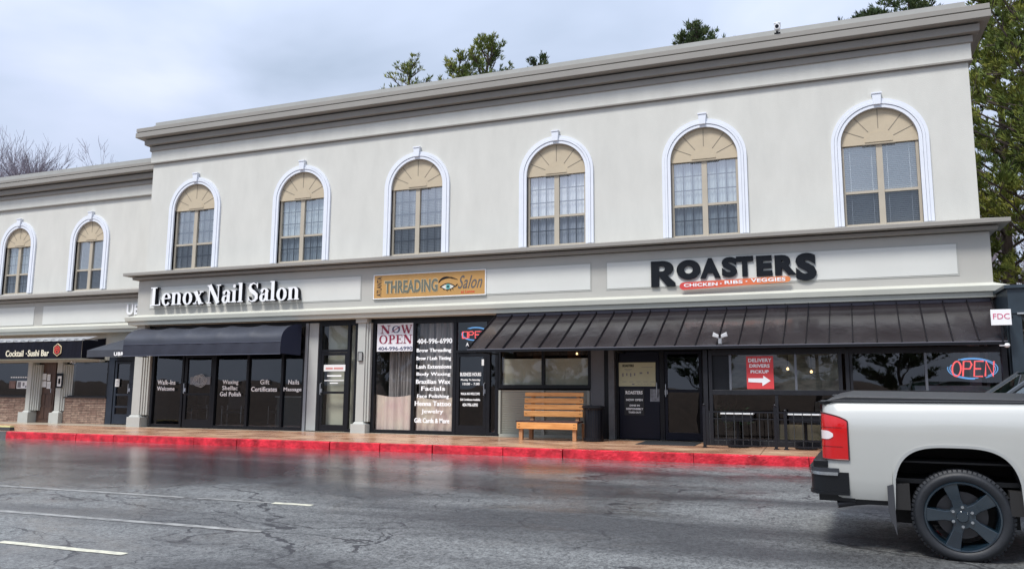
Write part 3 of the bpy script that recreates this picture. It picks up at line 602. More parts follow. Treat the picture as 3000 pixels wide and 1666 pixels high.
b = MB(); ltier(b, 3.94, 3.96, .10, .10, 1.4); ltier(b, 3.96, 4.035, .25, .26, 1.4); ltier(b, 4.035, 4.06, .10, .10, 1.4); ltier(b, 4.06, 4.16, .44, .44, 1.4); ltier(b, 4.16, 4.26, .39, .06, .998); b.build('sill_cornice', TAUPE, wing, bevel=.006)
b = MB(); ltier(b, 3.15, 3.94, .12, .12, 1.4); b.build('sign_band', BAND, wing)
b = MB()
for a, c in ((-26, -22.1), (-21.7, -18.06), (-17.65, -12.8)): b.box(a, c, WY-.135, WY-.118, 3.19, 3.80)
b.build('sign_panel', PANEL, wing, bevel=.004)
b = MB(); ltier(b, 2.86, 2.96, .27, .29, 1.4); ltier(b, 2.96, 3.07, .335, .355, 1.4); ltier(b, 3.07, 3.15, .33, .12, 1.4); b.build('lower_cornice', LCORN, wing, bevel=.006)
b = MB(); b.box(WX0, WX1, WY+.05, WY+.25, 2.0, 2.86); b.build('wall_above_shops', LCORN, wing)
b = MB(); b.box(WX0, -14.9, WY-.2, WY+.0, 1.95, 2.03); b.build('ledge', LCORN, wing)
pillar(wing, -18.12, -17.93, .88, 1.15, 2.0, -18.33, -17.88, PIL, cap=False, base=.39, steps=4)
pillar(wing, -16.80, -16.58, .88, 1.15, 2.0, -16.94, -16.52, PIL, cap=False, base=.39, steps=5)
def stone_mat():
    m = bpy.data.materials.new('stacked_stone'); m.use_nodes = True; t = m.node_tree; b = t.nodes['Principled BSDF']; nn = t.nodes.new; lk = t.links.new
    tcn = nn('ShaderNodeTexCoord'); mp = nn('ShaderNodeMapping'); mp.inputs['Rotation'].default_value = (R_(90), 0, 0); lk(tcn.outputs['Object'], mp.inputs[0])
    bk = nn('ShaderNodeTexBrick'); lk(mp.outputs[0], bk.inputs[0]); bk.inputs['Scale'].default_value = 1; bk.inputs['Brick Width'].default_value = .26; bk.inputs['Row Height'].default_value = .055; bk.inputs['Mortar Size'].default_value = .006
    bk.inputs['Color1'].default_value = (.34, .24, .18, 1); bk.inputs['Color2'].default_value = (.20, .12, .09, 1); bk.inputs['Mortar'].default_value = (.07, .05, .045, 1); bk.offset = .37; bk.squash = 1.4
    n = nn('ShaderNodeTexNoise'); n.inputs['Scale'].default_value = 9; lk(mp.outputs[0], n.inputs['Vector']); mm = nn('ShaderNodeMix'); mm.data_type = 'RGBA'; mm.blend_type = 'OVERLAY'; mm.inputs[0].default_value = .7; lk(bk.outputs[0], mm.inputs[6]); lk(n.outputs[0], mm.inputs[7]); lk(mm.outputs[2], b.inputs['Base Color'])
    bn = nn('ShaderNodeBump'); bn.inputs['Strength'].default_value = .8; bn.inputs['Distance'].default_value = .02; lk(mm.outputs[2], bn.inputs['Height']); lk(bn.outputs[0], b.inputs['Normal']); b.inputs['Roughness'].default_value = .8
    return m
STONE = stone_mat()
for a, c in ((-26.5, -18.2), (-16.52, -14.72)):
    b = MB(); b.box(a, c, WY-.02, WY+.2, -.02, .80); b.build('stone_wall', STONE, wing)
    b = MB(); b.box(a, c, WY-.05, WY+.2, .801, .84); b.build('stone_cap', mat('dark_cap', (.03, .025, .025), .5), wing)
    b = MB(); b.box(a, a+.05, WY, WY+.1, .84, 2.0); b.box(c-.05, c, WY, WY+.1, .84, 2.0); b.box(a+.05, c-.05, WY, WY+.1, .84, .88); w = b.build('window', BLACK, wing); pane(a+.05, c-.05, .88, 2.0, WY+.06, GL_SH, w)
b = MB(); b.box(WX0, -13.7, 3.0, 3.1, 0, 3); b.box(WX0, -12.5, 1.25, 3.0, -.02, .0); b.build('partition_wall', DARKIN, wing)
WOOD = mat('dark_brown_door', (.075, .040, .028), .5, var=.35, vscale=6, stretch=(4, 1, .6))
b = MB(); b.box(-17.86, -17.14, WY+.12, WY+.17, 0, 2.0); 
for xx in (-17.78, -17.47):
    for z0, z1 in ((.12, .50), (.56, .92)): b.box(xx, xx+.26, WY+.105, WY+.12, z0, z1)
d = b.build('door', WOOD, wing, bevel=.008)
b = MB(); b.tube([(-17.2, WY+.1, .95), (-17.2, WY+.04, .97), (-17.2, WY+.04, 1.1), (-17.2, WY+.1, 1.12)], .012); b.build('handle', mat('brushed_metal', (.5, .5, .5), .3, 1), d)
b = MB(); b.box(-14.70, -14.46, WY-.02, WY+.15, 0, 2.1); b.box(-13.74, -12.6, WY-.02, WY+.15, 0, 2.1); b.box(-14.46, -13.74, WY-.01, WY+.15, 1.98, 2.1); b.build('entrance_frame', DBLUE, wing)
door(wing, -14.44, -13.76, 1.96, WY+.03, DBLUE, GL_SH, handle='r', rails=(.92, .55), bot=.3, sw=.08)
b = MB(); b.box(-13.7, -12.7, WY-.03, WY-.02, 0, 2.0)
# wing awnings
t = thing('box_awning', 'black box awning lettered Cocktail Sushi Bar over the left shop', 'awning')
BF = mat('black_awning_fabric', (.004, .005, .012), .75, var=.2, vscale=3, spec=.2)
b = MB(); n = 80; vs = []
for i in range(n+1):
    x = -23.5+(8.6)*i/n; vs += [(x, .1+.008*sin(i*1.7), 2.02), (x, .1+.01*sin(i*1.7+1), 2.56)]
b.add(vs, [(2*i, 2*i+2, 2*i+3, 2*i+1) for i in range(n)])
b.add([(-14.9, .1, 2.02), (-14.9, .98, 2.02), (-14.9, .98, 2.70), (-14.9, .1, 2.56)], [(0, 1, 2, 3)])
b.build('canopy', BF, t)
b = MB(); vs = []; n = 26
for i in range(n+1):
    x = -23.5+8.6*i/n
    vs += [(x, .08, 2.565), (x, .65, 2.74)]
b.add(vs, [(2*i, 2*i+2, 2*i+3, 2*i+1) for i in range(n)])
for i in range(n+1): x = -23.5+8.6*i/n; b.box(x-.012, x+.012, .075, .10, 2.565, 2.60); b.box(x-.012, x+.012, .1, .65, 2.60, 2.62)
b.build('top_sheet', mat('wet_top_sheet', (.35, .36, .38), .35, var=.3, vscale=3), t)
CREAM = mat('cream_letter', (.78, .74, .58), .5)
text('Cocktail', -18.17, -17.38, 2.10, 2.30, .085, CREAM, t, bold=.015, contrast=.006)
text('·', -17.27, -17.23, 2.17, 2.21, .085, CREAM, t)
text('Sushi Bar', -17.18, -16.27, 2.10, 2.30, .085, CREAM, t, bold=.015, contrast=.006)
def hexa(cx, cz, rx, rz): return [(cx+rx*sin(i*pi/3), cz-rz*cos(i*pi/3)) for i in range(6)][::1]
b = MB(); b.prism(hexa(-15.9, 2.29, .19, .20), .07, .085); b.build('emblem_border', mat('emblem_cream', (.75, .62, .38), .5), t)
b = MB(); b.prism(hexa(-15.9, 2.29, .165, .175), .064, .069); b.build('emblem_field', mat('emblem_dark', (.05, .02, .02), .5), t)
b = MB(); n = 24; b.ring([(-15.9+.115*cos(2*pi*i/n), 2.29+.125*sin(2*pi*i/n)) for i in range(n)], [(-15.9+.085*cos(2*pi*i/n), 2.29+.095*sin(2*pi*i/n)) for i in range(n)], .058, .063, True)
b.box(-15.96, -15.93, .058, .063, 2.22, 2.36); b.box(-15.93, -15.85, .058, .063, 2.325, 2.355); b.box(-15.93, -15.85, .058, .063, 2.27, 2.295); b.box(-15.87, -15.84, .058, .063, 2.22, 2.325)
b.build('emblem_mark', mat('emblem_red', (.62, .06, .04), .5), t)
t = thing('sloped_awning', 'small sloping charcoal awning beside the black box awning, lettered UBR', 'awning')
b = MB(); b.add([(-14.57, 0, 2.25), (-12.7, 0, 2.25), (-12.7, .95, 2.68), (-13.95, .95, 2.68), (-14.57, 0, 2.04), (-12.7, 0, 2.04), (-14.45, .9, 2.25)], [(0, 1, 2, 3), (4, 5, 1, 0), (0, 3, 6)])
b.build('canopy', mat('charcoal_fabric', (.04, .046, .06), .7, var=.15), t)
text('UBR', -13.47, -13.08, 2.07, 2.18, -.005, LETTER, t, bold=.03)
t2 = tag(text('UBR', -13.96, -13.16, 3.40, 3.73, .86, SIGNW, None, 'channel_letter_sign', depth=.05, bold=.02), 'white raised letters UBR cut off by the taller building edge', 'sign')
text('A-5', -16.15, -15.92, 1.90, 1.98, .79, LETTER, wing)

# ------------------------------------------------------------------ signs
def ribbon(b, pts, ws, y0, y1):
    P = [Vector(p) for p in pts]; n = len(P); o = []; i_ = []
    for k in range(n):
        d = (P[min(k+1, n-1)]-P[max(k-1, 0)]).normalized(); nn_ = Vector((-d.y, d.x)); w = ws[k] if isinstance(ws, (list, tuple)) else ws
        o.append(tuple(P[k]+nn_*w/2)); i_.append(tuple(P[k]-nn_*w/2))
    b.ring(o, i_, y0, y1)
TK, TN = .19, .055
def arc(cx, cz, rx, rz, a0, a1, n=16, tk=TK, tn=TN):
    p = []; w = []
    for i in range(n+1):
        a = R_(a0+(a1-a0)*i/n); p.append((cx+rx*cos(a), cz+rz*sin(a))); w.append(tn+(tk-tn)*abs(cos(a))**1.3)
    return p, w
def serif_glyph(ch):
    """strokes [(pts, widths)] on a unit cap height, advance"""
    s = []; X = .66
    def V(x, z0, z1, w=TK): s.append(([(x, z0), (x, z1)], w))
    def H(x0, x1, z, w=TN): s.append(([(x0, z), (x1, z)], w))
    h = TN/2
    if ch == 'L': V(.2, 0, 1); H(0, .4, 1-h); H(0, .62, h); s.append(([(.60, 0), (.62, .33)], [.10, .02])); return s, .68
    if ch == 'e': s.append(arc(.28, .32, .20, .31, 5, 325)); H(.12, .52, .36, .05); return s, .56
    if ch == 'n': V(.14, 0, X); H(0, .14, X-h); H(0, .29, h); s.append(arc(.31, .43, .17, .21, 150, 0, 10)); V(.48, 0, .45); H(.34, .63, h); return s, .66
    if ch == 'o': s.append(arc(.29, .32, .20, .31, 0, 360, 28)); return s, .60
    if ch == 'x': s.append(([(.12, X), (.46, 0)], TK*1.05)); s.append(([(.48, X), (.10, 0)], TN)); H(0, .27, X-h); H(.36, .6, X-h); H(0, .22, h); H(.30, .62, h); return s, .62
    if ch == 'N': V(.14, 0, 1, TN*1.2); s.append(([(.14, 1), (.70, 0)], TK*1.15)); V(.70, 0, 1, TN*1.2); H(0, .26, 1-h); H(0, .28, h); H(.57, .85, 1-h); return s, .88
    if ch == 'a': s.append(arc(.27, .46, .16, .19, 165, 0, 10)); V(.40, .05, .48); s.append(arc(.22, .19, .13, .18, 60, 340, 14)); H(.40, .56, .03, .05); s.append(([(.12, .50), (.14, .44)], .11)); return s, .55
    if ch == 'i': V(.16, 0, X); H(0, .16, X-h); H(0, .32, h); s.append(arc(.16, .88, .045, .045, 0, 360, 12, .09, .09)); return s, .34
    if ch == 'l': V(.16, 0, 1.04); H(0, .16, 1.04-h); H(0, .32, h); return s, .34
    if ch == 'S':
        p = [(.56, .72), (.50, .90), (.33, .98), (.16, .90), (.12, .75), (.20, .60), (.38, .47), (.51, .34), (.52, .17), (.42, .05), (.27, .01), (.12, .08), (.06, .27)]
        w = [.03, .05, .06, .13, .18, .20, .21, .20, .18, .12, .06, .05, .03]
        s.append((p, w)); V(.56, .70, .99, .05); V(.06, 0, .28, .05); return s, .66
    if ch == 'O': s.append(arc(.42, .5, .32, .48, 0, 360, 30)); return s, .86
    if ch == 'W': s.append(([(.10, 1), (.36, 0)], TK)); s.append(([(.36, 0), (.55, .9)], TN*1.3)); s.append(([(.50, 1), (.76, 0)], TK)); s.append(([(.76, 0), (1.0, 1)], TN*1.3)); H(0, .26, 1-h); H(.42, .62, 1-h); H(.88, 1.1, 1-h); return s, 1.12
    if ch == 'P': V(.2, 0, 1); H(0, .4, 1-h); H(0, .4, h); s.append(arc(.38, .74, .19, .235, 90, -90, 12)); H(.2, .38, .5); return s, .68
    if ch == 'E': V(.2, 0, 1); H(0, .62, 1-h); H(0, .64, h); H(.2, .46, .52); s.append(([(.60, .98), (.62, .72)], [.09, .02])); s.append(([(.62, .02), (.64, .30)], [.09, .02])); V(.46, .40, .64, .04); return s, .70
    return s, .3
def serif_text(body, x0, x1, z0, z1, y, depth, m, side=None, parent=None, name='letter', track=.04, separate=False, glyphs=None):
    adv = 0; items = []
    for ch in body:
        if ch == ' ': adv += .32; continue
        s, a = serif_glyph(ch); items.append((adv, s)); adv += a+track
    sx = (x1-x0)/(adv-track); hmax = 1.04 if 'l' in body else 1.0; sz = (z1-z0)/hmax; b = MB()
    k = 0
    for ax, s in items:
        if separate: b = MB()
        for pts, ws in s:
            b.cur = 0
            n0 = len(b.f)
            # widths are scaled by the mean of sx and sz
            P = [(x0+(ax+p[0])*sx, z0+p[1]*sz) for p in pts]; W_ = [w*(sx+sz)/2 for w in ws] if isinstance(ws, (list, tuple)) else ws*(sx+sz)/2
            d = .0007*(k % 7); k += 1
            ribbon(b, P, W_, y-depth-d, y-d)
            for q in range(n0, len(b.f)):
                f = b.f[q]; ys_ = [b.v[i][1] for i in f]
                b.mi[q] = 0 if max(ys_)-min(ys_) < 1e-6 and ys_[0] < y-depth/2 else 1
        if separate: b.build(name, [m, side or m], parent)
    if not separate: return b.build(name, [m, side or m], parent)
t = thing('nail_salon_sign', 'raised white serif letters with black edges reading Lenox Nail Salon', 'sign')
serif_text('Lenox', -11.93, -9.98, 3.49, 4.03, -.15, .13, SIGNW, SIGNB, t, separate=True)
serif_text('Nail', -9.86, -8.60, 3.49, 4.03, -.15, .13, SIGNW, SIGNB, t, separate=True)
serif_text('Salon', -8.46, -6.74, 3.49, 4.03, -.15, .13, SIGNW, SIGNB, t, separate=True)
# threading sign
t = thing('threading_salon_sign', 'gold board sign with a drawn eye reading Atlanta Threading Salon', 'sign')
b = MB(); b.box(-4.52, -1.40, -.165, -.137, 3.44, 4.04); b.build('board', mat('gold_board', (.48, .27, .085), .45, var=.08, vscale=2), t)
b = MB(); b.ring([(-4.54, 3.42), (-1.38, 3.42), (-1.38, 4.06), (-4.54, 4.06)], [(-4.52, 3.44), (-1.40, 3.44), (-1.40, 4.04), (-4.52, 4.04)], -.170, -.137, True); b.build('border', SIGNW, t)
DB = mat('dark_brown_ink', (.05, .035, .025), .5); GI = mat('grey_green_ink', (.13, .14, .11), .5)
text('ATLANTA', -4.44, -4.30, 3.49, 4.0, -.1655, DB, t, bold=.02, rot=1)
text('THREADING', -4.22, -2.68, 3.545, 3.90, -.1655, mat('ink_outline', (.60, .45, .25), .5), t, bold=.06, contrast=.003)
text('THREADING', -4.20, -2.69, 3.56, 3.885, -.170, GI, t, bold=.025, contrast=.003)
b = MB()
bp = [(-2.66+.52*i/12, 3.78+.12*sin((i/12)**.7*pi*.86)) for i in range(13)]; ribbon(b, bp, [.01+.045*sin(pi*min(1, (i+1)/9)) if i < 8 else .03*(13-i)/5+.004 for i in range(13)], -.172, -.166); b.build('eyebrow', SIGNB, t)
b = MB(); up = [(-2.62+.42*i/12, 3.66+.085*sin(i/12*pi)) for i in range(13)]; lo = [(-2.60+.38*i/12, 3.665-.075*sin(i/12*pi)) for i in range(13)]
b.ring([up[i] for i in range(13)], [(-2.60+.38*i/12, 3.665-.075*sin(i/12*pi)) for i in range(13)], -.168, -.166); b.build('eye_white', mat('eye_white', (.70, .68, .6), .5), t)
b = MB(); ribbon(b, up+[(-2.14, 3.72)], .022, -.174, -.167); ribbon(b, lo, .012, -.1745, -.1675)
for i in (2, 5, 8, 10): ribbon(b, [lo[i], (lo[i][0]+.03, lo[i][1]-.045)], .012, -.1735, -.1665)
b.build('eyelash', SIGNB, t)
b = MB(); b.prism([(-2.40+.062*cos(2*pi*i/20), 3.665+.066*sin(2*pi*i/20)) for i in range(20)], -.171, -.1685); b.build('iris', mat('iris_teal', (.12, .38, .36), .4), t)
b = MB(); b.prism([(-2.40+.026*cos(2*pi*i/14), 3.665+.028*sin(2*pi*i/14)) for i in range(14)], -.1725, -.1715); b.build('pupil', SIGNB, t)
text('Salon', -2.13, -1.47, 3.60, 3.93, -.1655, mat('script_ink', (.10, .10, .10), .5), t, shear=.45, bold=.005)
text('at Lenox', -2.04, -1.67, 3.485, 3.56, -.1655, mat('red_ink', (.62, .07, .03), .5), t, bold=.02)
# grill sign
t = thing('grill_sign', 'big black raised letters Roasters above an orange Chicken Ribs Veggies bar', 'sign')
def heavy_R(x0, x1, z0, z1, y, d):
    w, h = x1-x0, z1-z0; b = MB(); X = lambda u: x0+u*w; Z = lambda v: z0+v*h
    b.prism([(X(0), Z(0)), (X(.34), Z(0)), (X(.34), Z(1)), (X(0), Z(1))], y-d, y)
    n = 14; A = [pi/2-pi*i/n for i in range(n+1)]
    b.ring([(X(.335), Z(1))]+[(X(.50+.46*cos(a)), Z(.70+.30*sin(a))) for a in A]+[(X(.335), Z(.40))], [(X(.335), Z(.80))]+[(X(.46+.14*cos(a)), Z(.70+.10*sin(a))) for a in A]+[(X(.335), Z(.60))], y-d-.0006, y-.0006)
    b.prism([(X(.30), Z(.46)), (X(.68), Z(0)), (X(1.03), Z(0)), (X(1.03), Z(.14)), (X(.66), Z(.46))], y-d-.0012, y-.0012)
    return b.build('letter', SIGNB, t)
heavy_R(2.69, 3.22, 3.43, 4.02, -.155, .02)
b = MB(); n = 36; b.ring([(3.53+.265*cos(2*pi*i/n), 3.79+.225*sin(2*pi*i/n)) for i in range(n)], [(3.53+.095*cos(2*pi*i/n), 3.79+.085*sin(2*pi*i/n)) for i in range(n)], -.175, -.155, True); b.build('letter', SIGNB, t)
for ch, x0, x1, z0, z1 in ( ('A', 3.78, 4.23, 3.575, 4.03), ('S', 4.25, 4.58, 3.58, 4.03), ('T', 4.56, 4.92, 3.58, 4.03), ('E', 4.98, 5.31, 3.57, 4.02), ('R', 5.36, 5.80, 3.57, 4.01), ('S', 5.78, 6.20, 3.43, 4.03)):
    text(ch, x0, x1, z0, z1, -.155, SIGNB, t, 'letter', depth=.02, bold=.062, side=SIGNB)
b = MB(); z0, z1 = 3.34, 3.53; cx = [(3.42, 1), (5.58, 0)]
pts = [(3.43-.09*sin(a), 3.42-.09*cos(a)) for a in [pi*i/8 for i in range(8, -1, -1)]]
pts = [(3.43+.095*cos(a), 3.415+.085*sin(a)) for a in [pi/2+pi*i/8 for i in range(9)]]+[(5.58+.095*cos(a), 3.475+.065*sin(a)) for a in [-pi/2+pi*i/8 for i in range(9)]]
b.prism(pts, -.235, -.226)
m = bpy.data.materials.new('orange_red_bar'); m.use_nodes = True; q = m.node_tree; bs = q.nodes['Principled BSDF']; tcn = q.nodes.new('ShaderNodeTexCoord'); sx = q.nodes.new('ShaderNodeSeparateXYZ'); q.links.new(tcn.outputs['Object'], sx.inputs[0])
mr = q.nodes.new('ShaderNodeMapRange'); q.links.new(sx.outputs[0], mr.inputs[0]); mr.inputs[1].default_value = 3.3; mr.inputs[2].default_value = 5.6; r = q.nodes.new('ShaderNodeValToRGB'); q.links.new(mr.outputs[0], r.inputs[0]); r.color_ramp.elements[0].color = (.60, .05, .05, 1); r.color_ramp.elements[1].color = (.72, .22, .07, 1); q.links.new(r.outputs[0], bs.inputs['Base Color'])
b.build('bar', m, t)
text('CHICKEN', 3.43, 4.16, 3.395, 3.47, -.2365, SIGNW, t, bold=.03); text('·', 4.21, 4.25, 3.425, 3.45, -.2365, SIGNW, t, bold=.03); text('RIBS', 4.31, 4.69, 3.42, 3.495, -.2365, SIGNW, t, bold=.03); text('·', 4.75, 4.79, 3.45, 3.475, -.2365, SIGNW, t, bold=.03); text('VEGGIES', 4.86, 5.57, 3.435, 3.515, -.2365, SIGNW, t, bold=.03)
# FDC sign
t = thing('fire_connection_sign', 'small white square sign with pink letters FDC at the right corner', 'sign')
b = MB(); b.box(9.07, 9.39, -1.52, -1.50, 2.28, 2.565); b.build('board', SIGNW, t, bevel=.003)
text('FDC', 9.105, 9.365, 2.39, 2.49, -1.521, mat('pink_ink', (.60, .10, .20), .5), t, bold=.0)
b = MB(); b.box(9.22, 9.25, -1.498, -1.475, 1.99, 2.54); b.box(9.36, 9.42, -1.498, -1.15, 2.40, 2.44); b.build('bracket', BLACK, t)

# ------------------------------------------------------------------ window lettering (on the panes: parts of the building)
Y = .045
def tl(body, x0, x1, z0, z1, par=bld, y=Y, bold=.012, c=.005): return text(body, x0, x1, z0, z1, y, LETTER, par, 'window_lettering', .003, bold, c)
tl('Walk-Ins', -11.76, -11.10, 1.215, 1.35); tl('Welcome', -11.76, -11.12, 1.045, 1.165)
tl('Waxing', -9.41, -8.87, 1.205, 1.35); tl('Shellac', -9.41, -8.89, 1.07, 1.19); tl('Gel Polish', -9.48, -8.77, .90, 1.02)
tl('Gift', -8.13, -7.83, 1.23, 1.36); tl('Certificates', -8.42, -7.57, 1.035, 1.165); tl('Nails', -7.21, -6.86, 1.23, 1.355); tl('Massage', -7.35, -6.78, 1.02, 1.15)
for body, x0, x1, z0, z1 in (('404-996-6990', -3.33, -2.36, 2.26, 2.39), ('Brow Threading', -3.34, -2.38, 2.02, 2.14), ('Brow / Lash Tinting', -3.34, -2.38, 1.82, 1.94), ('Lash Extensions', -3.34, -2.37, 1.63, 1.735), ('Body Waxing', -3.33, -2.39, 1.43, 1.54), ('Brazilian Wax', -3.34, -2.39, 1.25, 1.36), ('Facials', -3.19, -2.53, 1.08, 1.19), ('Face Polishing', -3.30, -2.42, .87, .99), ('Henna Tattoo', -3.36, -2.36, .70, .82), ('Jewelry', -3.17, -2.57, .49, .62), ('Gift Cards & More', -3.36, -2.40, .28, .40)): tl(body, x0, x1, z0, z1)
for body, x0, x1, z0, z1 in (('BUSINESS HOURS', -2.12, -1.56, 1.44, 1.53), ('Monday To Saturday', -2.10, -1.58, 1.315, 1.375), ('10:00 - 7:00', -2.05, -1.60, 1.22, 1.28), ('WALK-INS WELCOME', -2.10, -1.59, .98, 1.04), ('Gift Certificates Available', -2.11, -1.58, .84, .895), ('404-996-6990', -2.05, -1.64, .70, .78)): tl(body, x0, x1, z0, z1, c=.003)
tl('A', -1.98, -1.90, 2.18, 2.27)
# poster helper
def poster(name, label, cat, x0, x1, z0, z1, y, m, parts=(), group=None):
    t = thing(name, label, cat, group); b = MB(); b.box(x0, x1, y-.006, y, z0, z1); b.build('sheet', m, t); return t
MAR = mat('maroon_ink', (.26, .015, .05), .5); BLU = mat('dark_blue_ink', (.05, .06, .14), .5)
t = poster('window_banner', 'white banner with maroon letters Now Open inside the threading salon window', 'banner', -4.50, -3.46, 2.08, 2.80, .04, mat('banner_white', (.74, .74, .77), .6))
serif_text('N', -4.40, -4.10, 2.54, 2.75, .031, .003, MAR, None, t); serif_text('O', -4.07, -3.82, 2.56, 2.73, .031, .003, BLU, None, t); serif_text('W', -3.80, -3.47, 2.54, 2.75, .031, .003, MAR, None, t)
b = MB(); ribbon(b, [(-4.07, 2.575), (-3.83, 2.72)], .018, .024, .027); b.build('slash', MAR, t)
serif_text('OPEN', -4.44, -3.465, 2.28, 2.50, .031, .003, MAR, None, t); text('404-996-6990', -4.46, -3.47, 2.11, 2.20, .032, BLU, t, contrast=.002)
# curtains in the threading salon
def drape(name, label, x0, x1, z0, z1, y, m, amp=.03, fr=.85, top=0):
    b = MB(); n = 70; vs = []; ph = random.random()*6
    for i in range(n+1):
        x = x0+(x1-x0)*i/n; a = amp*sin(i*fr+ph)+amp*.5*sin(i*fr*.43+ph*2); vs += [(x, y+a, z0), (x+.01*sin(i), y+a*.8, (z0+z1)/2), (x, y+a*.7, z1-top*.03*sin(pi*i/n))]
    b.add(vs, [(3*i+j, 3*i+3+j, 3*i+4+j, 3*i+1+j) for i in range(n) for j in range(2)])
    return tag(b.build(name, m, None, smooth=True), label, 'curtain', 'curtains in the threading salon windows')
CG = mat('grey_sheer', (.20, .18, .19), .8, var=.6, vscale=2, col2=(.62, .56, .55), stretch=(9, 1, .25)); CP = mat('pink_drape', (.86, .58, .58), .7, var=.1, vscale=1.2, col2=(.92, .80, .66), stretch=(1, 1, 1))
drape('curtain', 'long grey curtain hanging below the Now Open banner', -4.30, -3.48, .9, 2.85, .34, CG); drape('curtain', 'long grey curtain behind the list of white service names', -3.40, -2.33, .9, 2.85, .34, CG)
drape('curtain', 'pink and beige short drape below the grey curtain, next to the stone pillar', -4.56, -3.49, .03, .98, .19, CP, .03, .42, 2); drape('curtain', 'pink and beige short drape under the lower service names beside the door', -3.40, -2.33, .03, .93, .19, CP, .03, .42, 2)
# door notices
def rect_thing(name, label, cat, x0, x1, z0, z1, y, m, group=None, extra=()):
    t = thing(name, label, cat, group); b = MB(); b.box(x0, x1, y-.005, y, z0, z1); b.build('sheet', m, t)
    for (nm, mm, rects) in extra: bars(mm, t, nm, rects, y-.006)
    return t
PAPER = mat('paper', (.76, .77, .76), .7); INK = mat('grey_ink', (.22, .22, .24), .7); RI = mat('faded_red_ink', (.62, .28, .26), .6)
rect_thing('door_notice', 'white notice with faded red print on the glass door left of the pillar', 'notice', -6.10, -5.44, 1.58, 1.75, .05, PAPER, None, [('print', RI, [(-6.04, -5.82, 1.63, 1.68), (-5.79, -5.50, 1.63, 1.68)])])
bars(LETTER, bld, 'window_lettering', [(-5.99, -5.55, 1.44, 1.475), (-6.07, -5.47, 1.325, 1.345), (-5.9, -5.65, 1.255, 1.28)], .05)
t = thing('menu_poster', 'large yellowish menu poster on the left navy door', 'poster'); b = MB(); b.box(1.87, 2.71, .045, .062, 1.20, 1.74); b.build('sheet', mat('aged_menu', (.55, .55, .36), .5, var=.06), t)
text('ROASTERS', 1.96, 2.22, 1.64, 1.70, .044, SIGNB, t, bold=.04)
bars(INK, t, 'print', [(2.0+.0, 2.18, 1.58, 1.59), (2.02, 2.14, 1.555, 1.563)]+[(1.95+.09*i, 1.98+.09*i, 1.42+.02*(i % 2), 1.50) for i in range(4)]+[(2.35, 2.41, 1.48, 1.52), (2.52, 2.56, 1.48, 1.53), (2.17, 2.23, 1.235, 1.26)]+[(1.95+.16*i, 2.05+.16*i, 1.30, 1.308) for i in range(5)]+[(2.3+.07*i, 2.34+.07*i, 1.245, 1.252) for i in range(5)]+[(2.4, 2.65, 1.63, 1.636)], .044, .0015)
t = thing('door_decal', 'black door decal with white words Now Open Dine In Responsibly Take-out', 'decal'); b = MB(); b.box(1.99, 2.44, .055, .066, .55, 1.15); b.build('sheet', mat('black_vinyl', (.008, .009, .012), .4), t)
for body, x0, x1, z0, z1 in (('ROASTERS', 2.02, 2.41, 1.02, 1.10), ('NOW OPEN', 2.03, 2.41, .87, .92), ('DINE IN', 2.11, 2.34, .75, .79), ('RESPONSIBLY', 2.03, 2.42, .67, .715), ('TAKE-OUT', 2.08, 2.37, .595, .635)): text(body, x0, x1, z0, z1, .054, LETTER, t, bold=.045)
rect_thing('flyer', 'small grey flyer on the navy door beside the black decal', 'flyer', 2.58, 2.79, .86, 1.14, .065, mat('grey_flyer', (.22, .24, .27), .5, var=.5, vscale=14))
t = thing('pickup_sign', 'red sign with a white arrow reading Delivery Drivers Pickup in the patio window', 'sign'); b = MB(); b.box(4.77, 5.29, YE-.04, YE-.025, 1.13, 1.79); b.build('board', mat('sign_red', (.62, .05, .055), .5), t)
for body, x0, x1, z0, z1 in (('DELIVERY', 4.81, 5.26, 1.67, 1.745), ('DRIVERS', 4.83, 5.22, 1.56, 1.63), ('PICKUP', 4.85, 5.20, 1.445, 1.51)): text(body, x0, x1, z0, z1, YE-.041, SIGNW, t, bold=.035)
b = MB(); b.prism([(4.80, 1.27), (5.07, 1.255), (5.07, 1.19), (5.23, 1.295), (5.09, 1.40), (5.09, 1.345), (4.80, 1.345)], YE-.046, YE-.042); b.build('arrow', SIGNW, t)
rect_thing('door_sticker', 'small white sticker high on the black threading salon door', 'sticker', -1.55, -1.49, 1.70, 1.85, .05, PAPER)
for x0, x1, z0, z1, lb in ((-17.70, -17.52, 1.38, 1.59, 'white notice upper left on the brown wooden door'), (-17.48, -17.34, 1.36, 1.57, 'white notice upper right on the brown wooden door'), (-17.70, -17.50, 1.15, 1.345, 'white notice lower left on the brown wooden door'), (-17.47, -17.30, 1.10, 1.33, 'pinkish paper lower right on the brown wooden door')):
    rect_thing('door_notice', lb, 'notice', x0, x1, z0, z1, WY+.10, PAPER, 'papers on the brown door', [('print', INK, [(x0+.02, x1-.02, z0+.04+.035*k, z0+.045+.035*k) for k in range(4)])])
rect_thing('framed_poster', 'black framed poster on the pillar right of the brown door', 'poster', -16.79, -16.50, 1.12, 1.59, .87, SIGNB, None, [('picture', PAPER, [(-16.73, -16.56, 1.17, 1.50)]), ('figure', INK, [(-16.69, -16.60, 1.25, 1.42)])])
rect_thing('door_notice', 'white notice on the dark blue door under the sloping awning', 'notice', -14.39, -14.22, 1.17, 1.41, WY-.01, PAPER, None, [('print', INK, [(-14.36, -14.25, 1.22+.04*k, 1.23+.04*k) for k in range(4)])])
rect_thing('window_posters', 'row of small posters low in the far left dark window', 'poster', -18.78, -18.30, 1.10, 1.35, WY+.04, SIGNW, None, [('print', INK, [(-18.74, -18.58, 1.13, 1.32), (-18.50, -18.42, 1.18, 1.30), (-18.38, -18.32, 1.13, 1.2)])])
